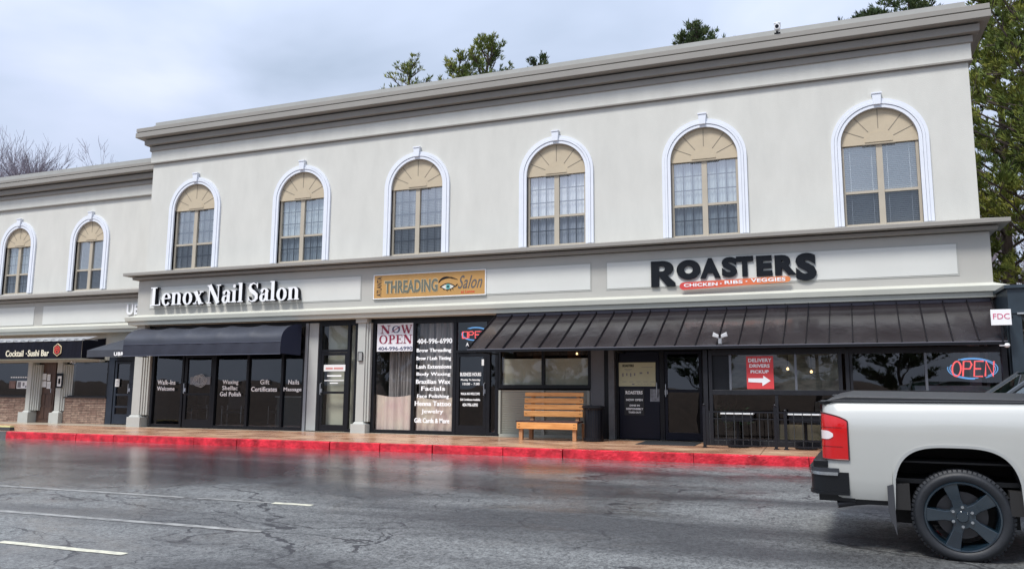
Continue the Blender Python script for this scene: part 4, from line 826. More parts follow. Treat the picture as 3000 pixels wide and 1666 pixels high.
bars(LETTER, wing, 'window_lettering', [(-19.1+.11*i, -19.02+.11*i, 1.45, 1.49) for i in range(8)], WY+.045)
rect_thing('window_poster', 'brown poster in the far left dark window beside the small posters', 'poster', -19.13, -18.84, 1.10, 1.35, WY+.04, mat('brown_poster', (.20, .12, .10), .6, var=.4, vscale=10))
b = MB(); b.box(-6.16, -5.15, .32, .34, .02, 2.85); tag(b.build('door_blind', mat('stair_beige', (.56, .54, .44), .8, var=.12, vscale=1.2), None), 'added beige panel lightening the glass door left of the pillar', 'blind')  # beige panel added behind the door so that its glass looks lighter
# round nail sign on salon door
t = thing('scroll_sign', 'unlit scrollwork sign on a grey strip in the nail salon door', 'sign'); b = MB(); b.box(-10.55, -9.84, .03, .04, 1.22, 1.44); b.build('strip', mat('strip_grey', (.20, .21, .23), .5), t)
b = MB()
for k in range(3):
    n = 28; rx, rz = .24-.05*k, .17-.035*k; b.tube([(-10.20+rx*cos(2*pi*i/n)*(1+.08*sin(6*2*pi*i/n)), .02, 1.33+rz*sin(2*pi*i/n)*(1+.1*cos(5*2*pi*i/n))) for i in range(n+1)], .008, 5)
for s_ in (-1, 1): b.tube([(-10.2+.05*s_, .018, 1.25), (-10.2+.05*s_, .018, 1.41), (-10.2+.12*s_, .018, 1.33)], .007, 5)
b.build('scrollwork', mat('scroll_white', (.55, .57, .58), .5), t)

# neon signs
NR = mat('neon_red', (1, .10, .09), .4, emit=1.5); NBL = mat('neon_blue', (.16, .42, .75), .4, emit=.9)
def neon(label, x0, x1, z0, z1, y, tx0, tx1, tz0, tz1, slant=0, rings=2):
    t = thing('neon_sign', label, 'neon sign', 'lit Open signs in the shop windows'); b = MB()
    w = (tx1-tx0)/4.5; h = tz1-tz0
    def P(i, u, v): return (tx0+i*w*1.17+u*w*.92+slant*v*h, y, tz0+v*h)
    O = [(.5+.5*cos(a), .5+.5*sin(a)) for a in [2*pi*k/16 for k in range(17)]] if slant else [(0, 0), (1, 0), (1, 1), (0, 1), (0, 0)]
    gl = [O, [(0, 0), (0, 1), (.75, 1), (.95, .78), (.75, .5), (0, .5)], [(1, 0), (0, 0), (0, 1), (1, 1)], [(0, 0), (0, 1), (.9, 0), (.9, 1)]]
    for i, g in enumerate(gl): b.tube([P(i, *q) for q in g], .014, 6)
    b.tube([P(2, 0, .5), P(2, .75, .5)], .014, 6); b.build('letters', NR, t)
    cx, cz, rx, rz = (x0+x1)/2, (z0+z1)/2, (x1-x0)/2, (z1-z0)/2; b = MB()
    for k in range(rings):
        q = 1-.09*k; a0 = 25+k*20
        b.tube([(cx+rx*q*cos(R_(a)), y+.02, cz+rz*q*sin(R_(a))) for a in range(-60+k*10, 130-k*8, 8)], .009, 6); b.tube([(cx+rx*q*cos(R_(a)), y+.02, cz+rz*q*sin(R_(a))) for a in range(170-k*15, 282+k*6, 8)], .009, 6)
    b.build('border_tube', NBL, t)
neon('red OPEN neon sign in a blue oval at the right end of the patio windows', 8.40, 9.22, 1.33, 1.72, YE+.10, 8.46, 9.16, 1.38, 1.66, .10)
neon('blocky red OPEN neon sign above the threading salon door, partly behind the awning', -2.16, -1.42, 2.33, 2.66, .16, -2.13, -1.46, 2.39, 2.55, 0)

# ------------------------------------------------------------------ small fittings
t = thing('security_camera', 'small white security camera standing on the roof cornice', 'camera')
b = MB(); b.box(5.55, 5.68, -.34, -.28, 8.95, 8.99); b.tube([(5.61, -.31, 8.98), (5.61, -.31, 9.05)], .02); b.build('mount', BLACK, t)
b = MB(); b.tube([(5.62, -.22, 9.11), (5.615, -.46, 9.08)], .065, 16); b.box(5.55, 5.69, -.44, -.2, 9.17, 9.185); b.build('housing', SIGNW, t)
b = MB(); b.tube([(5.615, -.461, 9.08), (5.615, -.468, 9.079)], .04, 14); b.build('lens', SIGNB, t)
t = thing('floodlight', 'twin-head floodlight mounted on the lower edge of the metal awning', 'floodlight'); b = MB(); b.tube([(4.30, -1.46, 2.03), (4.30, -1.46, 2.12)], .04, 12); b.tube([(4.30, -1.46, 2.12), (4.22, -1.49, 2.17)], .012); b.tube([(4.30, -1.46, 2.12), (4.38, -1.49, 2.17)], .012); b.build('mount', mat('silver_grey', (.4, .41, .42), .4, .5), t)
for s_ in (-1, 1):
    b = MB(); b.add([(4.30+s_*.03, -1.50, 2.15), (4.30+s_*.15, -1.48, 2.18), (4.30+s_*.13, -1.48, 2.27), (4.30+s_*.02, -1.50, 2.21), (4.30+s_*.03, -1.44, 2.15), (4.30+s_*.15, -1.42, 2.18), (4.30+s_*.13, -1.42, 2.27), (4.30+s_*.02, -1.44, 2.21)], [(0, 1, 2, 3), (4, 7, 6, 5), (0, 4, 5, 1), (1, 5, 6, 2), (2, 6, 7, 3), (3, 7, 4, 0)]); b.build('lamp_head', mat('lamp_head_grey', (.5, .51, .52), .35), t, bevel=.008)
tb = MB(); tb.lathe([(0, .0), (.035, .01), (.05, .04), (.035, .075), (0, .08)], (9.30, -1.46, 1.88)); tb.box(9.18, 9.27, -1.47, -1.44, 1.91, 1.94); tag(tb.build('motion_sensor', SIGNW, None, smooth=True), 'small white round sensor at the right end of the metal awning', 'sensor')

# bench
def bench():
    t = thing('bench', 'orange stained wooden bench on the sidewalk beside the black trash can', 'bench')
    WD = mat('orange_wood', (.72, .29, .08), .4, var=.2, vscale=5, col2=(.86, .42, .14), stretch=(.5, 3, 6), bump=.2, bscale=20)
    WL = mat('leg_wood', (.40, .20, .09), .55, var=.3, vscale=6)
    for k, (z0, z1, yo) in enumerate(((.50, .63, -.71), (.66, .775, -.685), (.80, .915, -.66), (.955, 1.045, -.63))):
        b = MB(); b.box(-.17, 1.22, yo-.02, yo+.02, z0, z1); b.build('back_slat', WD, t, bevel=.008)
    for s_ in (-.03, 1.04):
        b = MB(); b.add([(s_, -.70, .36), (s_+.08, -.70, .36), (s_+.08, -.61, .36), (s_, -.61, .36), (s_, -.605, 1.03), (s_+.08, -.605, 1.03), (s_+.08, -.54, 1.03), (s_, -.54, 1.03)], [(0, 3, 2, 1), (4, 5, 6, 7), (0, 1, 5, 4), (1, 2, 6, 5), (2, 3, 7, 6), (3, 0, 4, 7)]); b.build('back_post', WL, t)
    b = MB()
    for k in range(4): b.box(-.21, 1.23, -1.16+.115*k, -1.06+.115*k, .382, .418)
    b.build('seat', mat('seat_wet_dark', (.045, .025, .03), .25, var=.3, vscale=4), t, bevel=.005)
    b = MB(); b.box(-.19, 1.21, -1.165, -1.125, .235, .38); b.build('apron', WD, t, bevel=.006)
    for x in (-.15, 1.09):
        b = MB(); b.box(x, x+.085, -1.12, -1.03, -.012, .375); b.build('leg', WL, t, bevel=.006)
        b = MB(); b.box(x+.10, x+.185, -.72, -.62, -.01, .36); b.build('leg', WL, t, bevel=.006)
    b = MB()
    for x in (-.145, -.115, 1.135, 1.165):
        for z in (.28, .34): b.tube([(x, -1.166, z), (x, -1.172, z)], .008, 8)
        for z, y in ((.565, -.732), (.72, -.707), (.86, -.682)): b.tube([(x+.01, y, z), (x+.01, y-.004, z)], .008, 8)
    b.build('bolt', BLACK, t)
bench()
# trash can
t = thing('trash_can', 'black slatted metal trash can standing right of the wooden bench', 'trash can')
b = MB(); cx, cy = 1.515, -.92
for k in range(26):
    a = 2*pi*k/26; ca, sa = cos(a), sin(a); px, py = -sa*.017, ca*.017
    vs = []
    for r, z in ((.205, .06), (.215, .66), (.235, .72)): vs += [(cx+r*ca-px, cy+r*sa-py, z), (cx+r*ca+px, cy+r*sa+py, z)]
    b.add(vs, [(0, 1, 3, 2), (2, 3, 5, 4)])
b.build('slat', BLACK, t)
b = MB(); b.lathe([(.19, .04), (.195, .68)], (cx, cy, 0), seg=30); b.build('liner', mat('liner', (.02, .025, .04), .25), t, smooth=True)
b = MB(); b.lathe([(.18, 0), (.222, .0), (.222, .06), (.18, .06)], (cx, cy, 0)); b.lathe([(.235, .70), (.255, .71), (.255, .745), (.235, .755), (.12, .77), (.11, .75), (.20, .72)], (cx, cy, 0)); b.build('rim', BLACK, t, smooth=True)
# door mat
b = MB(); b.add([(2.55, -1.55, -.013), (3.75, -1.55, -.013), (3.75, -.30, -.001), (2.55, -.30, -.001), (2.56, -1.54, -.004), (3.74, -1.54, -.004), (3.74, -.31, .009), (2.56, -.31, .009)], [(4, 5, 6, 7), (0, 1, 5, 4), (1, 2, 6, 5), (2, 3, 7, 6), (3, 0, 4, 7)])
tag(b.build('door_mat', mat('mat_black', (.015, .017, .02), .8, bump=.4, bscale=80), None), 'black door mat lying before the navy double doors', 'mat')
# patio railing
t = thing('patio_railing', 'black iron railing with thin pickets at the kerb side of the patio', 'railing')
IRON = mat('black_iron', (.009, .010, .014), .4, var=.2, vscale=9, spec=.35)
RY = -1.9
for x, h in ((4.0, .82), (5.32, .82), (5.50, .72), (7.2, .8), (9.3, .8)):
    b = MB(); b.box(x-.028, x+.028, RY-.028, RY+.028, -.02, h-.05); b.lathe([(.035, 0), (.035, .012), (.018, .02), (.03, .04), (.02, .06), (0, .065)], (x, RY, h-.05), seg=12); b.box(x-.045, x+.045, RY-.045, RY+.045, -.02, .0); b.build('post', IRON, t)
b = MB(); b.box(4.03, 9.3, RY-.012, RY+.012, .66, .69); b.box(4.03, 9.3, RY-.01, RY+.01, .14, .165); b.box(4.03, 9.3, RY-.01, RY+.01, .535, .555); b.box(4.03, 9.3, RY-.01, RY+.01, .03, .05); b.build('rail', IRON, t)
b = MB(); x = 4.10
while x < 9.25: b.box(x-.007, x+.007, RY-.007, RY+.007, .05, .66); x += .155
b.build('picket', mat('wet_picket', (.05, .055, .06), .25, .4), t)
# patio tables
for k, x in enumerate((4.60, 5.85, 7.6)):
    t = thing('patio_table', ('dark patio table with a wet top coloured pale as reflected light, behind the railing, nearest the doors', 'dark patio table with a wet top coloured pale as reflected light, partly hidden by the truck tail', 'patio table hidden behind the truck')[k], 'table', 'tables on the patio')
    b = MB(); b.box(x-.31, x+.31, -1.74, -1.34, .625, .655); b.build('tabletop', mat('reflected_light_tabletop', (.72, .74, .74), .2), t, bevel=.005)  # pale colour stands for light reflected off the dark tops
    b = MB(); b.box(x-.29, x+.29, -1.72, -1.36, .49, .624); b.build('apron', BLACK, t); b = MB(); b.tube([(x, -1.54, .02), (x, -1.54, .49)], .03); b.lathe([(.0, .0), (.2, 0), (.2, .02), (.03, .04)], (x, -1.54, -.01)); b.build('pedestal', BLACK, t)
# potted plant behind the railing
t = thing('potted_plant', 'dark leafy potted plant in the lower patio window', 'plant'); b = MB(); b.lathe([(0, 0), (.13, 0), (.17, .28), (.15, .28), (.14, .24), (0, .24)], (4.45, -.75, 0)); b.build('pot', mat('clay_dark', (.06, .04, .03), .7), t)
b = MB()
for i in range(220):
    a = random.uniform(0, 2*pi); e_ = random.uniform(.1, 1.3); r = random.uniform(.05, .36); p = Vector((4.45+r*cos(a)*cos(e_*.6), -.75+r*sin(a)*.7, .35+r*1.5*sin(e_))); d = Vector((cos(a), sin(a), random.uniform(-.4, .6))).normalized()*.09; s_ = d.orthogonal().normalized()*.018
    b.add([p, p+d*.5+s_, p+d, p+d*.5-s_], [(0, 1, 2, 3)])
b.build('foliage', mat('leaf_dark', (.035, .09, .03), .5, var=.4), t)
# nail salon chairs
def chair(x, y, rz, label):
    t = thing('salon_chair', label, 'chair', 'chairs inside the nail salon', (x, y, 0), rz)
    LT = mat('chair_leather', (.05, .05, .06), .3); CH = mat('chrome', (.6, .62, .65), .15, 1)
    b = MB(); b.box(-.25, .25, -.25, .25, .40, .47); b.build('seat', LT, t, bevel=.03); b = MB(); b.box(-.25, .25, .22, .30, .5, .95); b.build('backrest', LT, t, bevel=.03)
    for s_ in (-.28, .28):
        b = MB(); b.tube([(s_, -.25, 0), (s_, -.25, .62), (s_, .25, .64), (s_, .28, 0)], .013); b.build('frame', CH, t)
chair(-10.0, 1.3, .4, 'dark salon chair with chrome arms behind the nail salon door'); chair(-11.4, 1.2, -.3, 'dark salon chair behind the Walk-Ins lettering'); chair(-9.0, 2.2, .2, 'dark salon chair deep behind the Waxing lettering')
t = thing('reception_counter', 'low counter behind the Gift Certificates lettering', 'counter'); b = MB(); b.box(-8.4, -6.9, 1.2, 1.7, 0, .88); b.build('body', mat('counter_body', (.10, .13, .13), .4), t); b = MB(); b.box(-8.45, -6.85, 1.15, 1.75, .881, .92); b.build('counter_top', mat('counter_top', (.5, .52, .52), .3), t)
# dining room pieces: pendant lamps
PL = mat('lamp_glow', (1, .62, .28), .5, emit=2.5)
for k, (x, y, z, lb) in enumerate(((5.55, -.7, 1.62, 'small lit pendant lamp right of the pickup sign'), (6.0, -.7, 1.56, 'small lit pendant lamp in the narrow patio window'), (.55, 1.2, 2.1, 'small lit pendant lamp over the bench window'))):
    t = thing('pendant_lamp', lb, 'lamp', 'pendant lamps in the dining room'); b = MB(); b.tube([(x, y, z), (x, y, 2.9)], .006); b.build('cord', BLACK, t); b = MB(); b.lathe([(.0, .0), (.02, .005), (.026, .03), (.012, .055), (0, .06)], (x, y, z-.1)); b.build('bulb', PL, t, smooth=True)
for k, (x0, x1) in enumerate(((-.85, -.55), (.1, .45), (.7, 1.0))):
    t = thing('wall_picture', ('small brown picture deep behind the left bench window', 'brown picture behind the right bench window', 'brown picture next to the grey panel window edge')[k], 'picture', 'pictures in the grill'); b = MB(); b.box(x0, x1, 1.9, 1.93, 1.9, 2.7); b.build('picture', mat('picture_brown', (.28, .11, .05), .6, var=.7, vscale=4), t)
b = MB(); b.box(-1.04, 1.12, .2, .22, 1.18, 1.86); tag(b.build('roller_shade', mat('beige_shade', (.62, .58, .46), .8, var=.1, vscale=1.5), None), 'beige shade lowered behind the window over the bench', 'shade')
b = MB(); b.box(7.9, 9.2, -.3, .1, 1.05, 1.22); tag(b.build('white_cloth', mat('cloth_white', (.5, .52, .55), .7, var=.2, vscale=3), None), 'pale covered counter below the Open neon sign', 'counter')
b = MB(); b.box(4.4, 6.55, -.42, -.40, 1.02, 1.88); tag(b.build('wall_mural', mat('reflection_grey_green', (.16, .18, .16), .6, var=.75, vscale=2.2, col2=(.50, .48, .40), stretch=(.8, 1, 2.2)), None), 'grey green partition coloured as the reflections in the pickup sign window', 'partition')  # grey green colour stands for reflections in the patio glass

# ------------------------------------------------------------------ pickup truck (local: x forward, y inward from the near side, origin under the rear wheel)
tr = thing('pickup_truck', 'silver-white pickup truck with black wheels and red tail lamp at the right edge', 'truck', None, (7.13, -9.98, gz(-9.98)-.0), R_(-5))
tr.rotation_euler = (R_(2.4), 0, R_(-5)); KS = 1.03; tr.scale = (KS, KS, KS)
PAINTW = mat('pearl_silver_paint', (.47, .475, .45), .22, .12, var=.015, vscale=2, coat=1.0)
TBLK = mat('black_plastic', (.006, .007, .009), .28, spec=.4); TRUB = mat('tyre_rubber', (.012, .014, .018), .55, var=.2, vscale=12, bump=.1, bscale=60); CHR = mat('chrome_bright', (.62, .64, .66), .12, 1)
WTH = 1.98
def yoff(z):
    P = [(.44, .05), (.55, .015), (.72, .0), (.95, -.004), (1.12, .0), (1.17, .012), (1.23, .035), (1.29, .06), (1.33, .10)]
    for (a, ya), (c, yc) in zip(P, P[1:]):
        if z <= c: return ya+(yc-ya)*max(0, (z-a)/(c-a))
    return P[-1][1]
RC = .15
def side_pt(u, z, off=0):   # u: distance along the side from the rear corner start (x=-.90); negative wraps round the corner
    yo = yoff(z)
    if u >= 0: return (-.90+u, yo-off, z)
    a = min(-u/RC, pi/2); x = -.90-(RC+off)*sin(a); y = yo+RC-(RC+off)*cos(a); rest = max(0, -u-RC*pi/2)
    return (x, y+rest, z)
def arch_z(s):
    t_ = min(1, abs(s/.50)); return .40+.57*max(0, 1-t_**3.3)**(1/3.3)
def bedside(mirror=False):
    b = MB(); cols = []
    for i in range(8): cols.append((-RC*pi/2+RC*pi/2*i/7, .86 if False else .47))
    for x in (-.8, -.7, -.6, -.53): cols.append((x+.90, .465))
    cols.append((.40, .46)); 
    for i in range(41):
        q = -1+2*i/40; s = .5*(abs(q)**.55)*(1 if q > 0 else -1); cols.append((s+.90, arch_z(s)))
    cols.append((1.40, .46))
    for x in (.6, .75, .9, 1.0): cols.append((x+.90, .46))
    zs = [0, .15, .3, .45, .6, .7, .78, .85, .91, .955, 1.0]
    zabs = [.46, .55, .65, .75, .85, .95, 1.03, 1.10, 1.15, 1.19, 1.23, 1.27, 1.30, 1.33]
    vs = []
    for u, zb in cols:
        for z in zabs:
            zz = max(z, zb) if z < 1.0 else z
            if 0 < z < 1.0 and zb > .47: zz = zb+(1.03-zb)*(z-.46)/(1.03-.46)
            p = side_pt(u, zz); vs.append(p if not mirror else (p[0], WTH-p[1], p[2]))
    n = len(zabs); b.add(vs, [(i*n+j, (i+1)*n+j, (i+1)*n+j+1, i*n+j+1) for i in range(len(cols)-1) for j in range(n-1)])
    return b
for mi_ in (False, True): bedside(mi_).build('bed_side', PAINTW, tr, smooth=True)
# wheel-arch lip and liner
b = MB(); o = []; i_ = []
for k in range(41):
    q = -1+2*k/40; s = .5*(abs(q)**.55)*(1 if q > 0 else -1); z = arch_z(s); o.append((s, z)); i_.append((s*.955, .40+(z-.40)*.965-.004))
b.ring(o, i_, -.012, .03); b.build('arch_lip', mat('lip_silver', (.42, .43, .42), .3, .2, coat=.6), tr, smooth=True)
b = MB(); vs = []
for (s, z) in i_: vs += [(s, .025, z), (s*1.0, .55, z)]
b.add(vs, [(2*k, 2*k+2, 2*k+3, 2*k+1) for k in range(len(i_)-1)]); b.box(-.5, .5, .55, .57, .2, 1.0); b.box(-.44, .44, .10, .5, .80, .815); b.build('wheel_liner', mat('liner_dark', (.012, .011, .011), .7), tr)
b = MB(); b.box(-.48, -.36, .02, .5, .40, .62); b.build('liner_brace', mat('liner_dark', (.012, .011, .011), .7), tr); b = MB(); b.box(.38, .5, .02, .5, .40, .6); b.build('liner_brace', MATS['liner_dark'], tr)
# tail lamp wrapping the corner
def lamp(mirror):
    b = MB(); us = [-.21+.0175*k for k in range(17)]; n = 9; vs = []
    for u in us:
        f = (u+.21)/.28; zt = 1.225-.02*f-.05*f**3; zb = .815
        for j in range(n):
            p = side_pt(u, zb+(zt-zb)*j/(n-1), .012); vs.append(p if not mirror else (p[0], WTH-p[1], p[2]))
    b.add(vs, [(i*n+j, (i+1)*n+j, (i+1)*n+j+1, i*n+j+1) for i in range(len(us)-1) for j in range(n-1)])
    red = mat('red_lens', (.52, .004, .006), .15, coat=.5, spec=.5); o = b.build('tail_lamp', red, tr, smooth=True)
    b = MB(); us2 = [-.19+.02*k for k in range(8)]; vs = []; n = 7
    for u in us2:
        f = (u+.19)/.14; hh = .038*(1-max(0, f-.6)**2*4)
        for j in range(n): 
            p = side_pt(u, 1.03-hh+2*hh*j/(n-1), .017); vs.append(p if not mirror else (p[0], WTH-p[1], p[2]))
    b.add(vs, [(i*n+j, (i+1)*n+j, (i+1)*n+j+1, i*n+j+1) for i in range(len(us2)-1) for j in range(n-1)]); b.build('reverse_lamp', mat('clear_lens', (.75, .66, .66), .12, coat=1), o, smooth=True)
    b = MB(); P = []
    for k in range(16): u = -.21+.0175*k+.0; f = (u+.21)/.28; P.append(side_pt(u, 1.225-.02*f-.05*f**3+.004, .013))
    for k in range(8): P.append(side_pt(.07, 1.155-.343*k/7, .013))
    for k in range(15): P.append(side_pt(.07-.0185*k, .812, .013))
    if mirror: P = [(p[0], WTH-p[1], p[2]) for p in P]
    b.tube(P, .006, 5); b.build('lamp_gasket', mat('gasket', (.06, .01, .012), .5), o)
    b = MB()
    for zz in (.93, 1.10): b.tube([tuple(side_pt(-.2+.02*k, zz, .0135)) if not mirror else (side_pt(-.2+.02*k, zz, .0135)[0], WTH-side_pt(-.2+.02*k, zz, .0135)[1], zz) for k in range(12)], .003, 4)
    b.build('lens_line', mat('lens_dark', (.30, .004, .006), .3), o)
lamp(False); lamp(True)
# tailgate, bed floor, front wall
b = MB(); b.box(-1.045, -1.01, .17, WTH-.17, .62, 1.32); b.build('tailgate', PAINTW, tr, bevel=.012)
b = MB(); b.box(-1.0, .98, .12, WTH-.12, .62, .66); b.box(.98, 1.0, .08, WTH-.08, .5, 1.3); b.build('bed_floor', TBLK, tr)
# tonneau cover
b = MB(); P = [(-1.03, 1.325), (1.0, 1.325), (1.0, 1.352), (-.84, 1.378), (-.97, 1.352)]; b.prism(P, .085, WTH-.085); b.build('tonneau_cover', mat('tonneau_black', (.022, .023, .026), .42, bump=.05), tr, bevel=.01)
b = MB(); b.box(-.99, 1.0, .070, .10, 1.333, 1.339); b.build('cover_rail', mat('rail_grey', (.30, .31, .33), .2, .8), tr)
b = MB(); b.box(-1.06, -.8, .10, .26, 1.30, 1.335); b.box(-1.06, -.8, WTH-.26, WTH-.10, 1.30, 1.335); b.build('rail_cap', TBLK, tr, bevel=.008)
# bumper
def bump_prof(b, off, z0, z1, x_end=-.86, step=0):
    pts = []
    R = .17
    pts.append((x_end, -.005-off))
    for k in range(9): a = pi/2*k/8; pts.append((-1.00-(R+off)*sin(a), -.005+R-(R+off)*cos(a)))
    far = [(x, WTH-y) for x, y in pts[::-1]]; path = pts+far
    inner = [(x_end, .12)]+[(-1.0-.04*sin(pi/2*k/8), .18-.02*cos(pi/2*k/8)) for k in range(9)]; inner = inner+[(x, WTH-y) for x, y in inner[::-1]]
    n = len(path); b.add([(x, y, z0) for x, y in path]+[(x, y, z1) for x, y in path]+[(x, y, z0) for x, y in inner]+[(x, y, z1) for x, y in inner],
        [(i, i+1, n+i+1, n+i) for i in range(n-1)]+[(n+i, n+i+1, 3*n+i+1, 3*n+i) for i in range(n-1)]+[(i, 2*n+i, 2*n+i+1, i+1) for i in range(n-1)]+[(0, n, 3*n, 2*n), (n-1, 3*n-1, 4*n-1, 2*n-1+0)][:1])
b = MB(); bump_prof(b, .0, .50, .70, -.84); bump_prof(b, .012, .50, .525, -.84); b.build('bumper', TBLK, tr, smooth=True)
b = MB(); bump_prof(b, .010, .685, .735, -.92); b.build('bumper_step', mat('grey_chrome', (.06, .065, .075), .2, .5), tr, smooth=True)
b = MB(); bump_prof(b, .014, .672, .700, -.93); b.build('bumper_trim', CHR, tr, smooth=True)
b = MB(); b.box(-1.14, -1.0, .05, WTH-.05, .735, .80); b.build('bumper_pad', TBLK, tr, bevel=.01)
b = MB(); b.box(-1.1, -.80, .04, .5, .44, .50); b.box(-.80, -.5, .07, .3, .42, .47); b.build('underbody', TBLK, tr)
b = MB(); b.tube([(-.55, .14, .46), (-.80, .12, .43), (-.95, .085, .405)], .032, 12, cap=False); b.tube([(-.95, .085, .405), (-.80, .12, .43)], .026, 12); b.build('exhaust_tip', mat('exhaust', (.05, .05, .055), .35, .5), tr, smooth=True)
b = MB(); b.add([(-.535, -.015, .60), (-.485, -.02, .62), (-.485, .26, .62), (-.535, .26, .60), (-.535, -.02, .38), (-.475, -.03, .185), (-.475, .28, .185), (-.535, .28, .38)], [(0, 1, 5, 4), (1, 2, 6, 5), (3, 7, 6, 2), (0, 4, 7, 3), (4, 5, 6, 7), (0, 3, 2, 1)]); b.build('mud_flap', mat('flap_rubber', (.04, .042, .048), .5), tr)
b = MB(); b.add([(-.475, -.005, .60), (-.475, .30, .60), (-.468, .30, .235), (-.468, -.005, .235)], [(0, 1, 2, 3)])
# body front part: cab, doors, hood (outside the frame, kept simple but whole)
b = MB()
sec = [(1.02, .46, 1.30), (3.05, .46, 1.30), (3.10, .60, 1.27), (3.30, .85, 1.24), (3.65, .98, 1.22), (4.05, .80, 1.20), (4.20, .50, 1.17), (4.55, .50, 1.10), (4.62, .55, 1.0)]
vs = []; ny = 9
for x, zb, zt in sec:
    for y, k in ((.0, 0), (.0, .35), (.0, .7), (.03, .92), (.10, 1), (WTH-.10, 1), (WTH-.03, .92), (WTH, .7), (WTH, 0)): vs.append((x, y+.01, zb+(zt-zb)*k))
b.add(vs, [(i*ny+j, (i+1)*ny+j, (i+1)*ny+j+1, i*ny+j+1) for i in range(len(sec)-1) for j in range(ny-1)]+[tuple(range(ny)), tuple(range((len(sec)-1)*ny, len(sec)*ny))]); b.build('cab_body', PAINTW, tr, smooth=True)
b = MB(); b.add([(1.05, .10, 1.30), (3.05, .10, 1.26), (3.05, WTH-.10, 1.26), (1.05, WTH-.10, 1.30), (1.22, .26, 1.80), (2.45, .26, 1.80), (2.45, WTH-.26, 1.80), (1.22, WTH-.26, 1.80)], [(4, 5, 6, 7)]); b.box(1.20, 2.45, .25, WTH-.25, 1.79, 1.83)
for (x0, x1) in ((1.05, 1.21), (2.02, 1.98), (3.05, 2.44)):
    for yy, yt in ((.10, .26), (WTH-.10, WTH-.26)): b.tube([(x0, yy, 1.28), (x1, yt, 1.80)], .04, 8)
b.build('cab_roof', PAINTW, tr, bevel=.01)
GT = glass('truck_glass', (.35, .50, .45), 1.5)
b = MB(); b.add([(1.06, .12, 1.29), (1.06, WTH-.12, 1.29), (1.21, WTH-.27, 1.79), (1.21, .27, 1.79)], [(3, 2, 1, 0)]); b.build('rear_window', GT, tr, recalc=False)
b = MB(); b.add([(1.08, .11, 1.29), (3.0, .11, 1.27), (2.45, .265, 1.79), (1.22, .265, 1.79)], [(0, 1, 2, 3)]); b.build('side_window', GT, tr, recalc=False)
b = MB(); b.add([(1.08, WTH-.11, 1.29), (3.0, WTH-.11, 1.27), (2.45, WTH-.265, 1.79), (1.22, WTH-.265, 1.79)], [(3, 2, 1, 0)]); b.build('side_window', GT, tr, recalc=False)
b = MB(); b.add([(3.05, .14, 1.26), (3.05, WTH-.14, 1.26), (2.46, WTH-.28, 1.79), (2.46, .28, 1.79)], [(0, 1, 2, 3)]); b.build('windscreen', GT, tr, recalc=False)
b = MB(); b.box(1.1, 3.0, .12, WTH-.12, .46, .5); b.box(1.3, 1.5, .3, WTH-.3, .6, 1.45); b.box(2.3, 2.45, .3, .8, .6, 1.5); b.build('seats', mat('seat_grey', (.10, .10, .10), .8), tr)
for yy in (.0, WTH-.05):
    b = MB(); b.box(4.50, 4.60, yy+.0, yy+.06, .85, 1.05); b.build('headlight', mat('clear_lens', (.75, .66, .66), .12, coat=1), tr)
b = MB(); b.box(4.60, 4.66, .2, WTH-.2, .70, 1.02); b.build('grille', TBLK, tr, bevel=.01); b = MB(); b.box(4.56, 4.74, .02, WTH-.02, .42, .68); b.build('front_bumper', CHR, tr, bevel=.03)
for x in (2.0, 3.0):
    b = MB(); b.box(x-.2, x-.05, -.012, .01, 1.12, 1.15); b.build('door_handle', TBLK, tr)
b = MB(); b.box(.95, 1.04, .08, WTH-.08, .45, 1.28); b.build('bed_gap', TBLK, tr)
b = MB(); b.tube([(1.2, .12, .33), (3.0, .12, .33)], .03, 10); b.build('side_step', mat('step_chrome', (.5, .5, .5), .2, .9), tr)
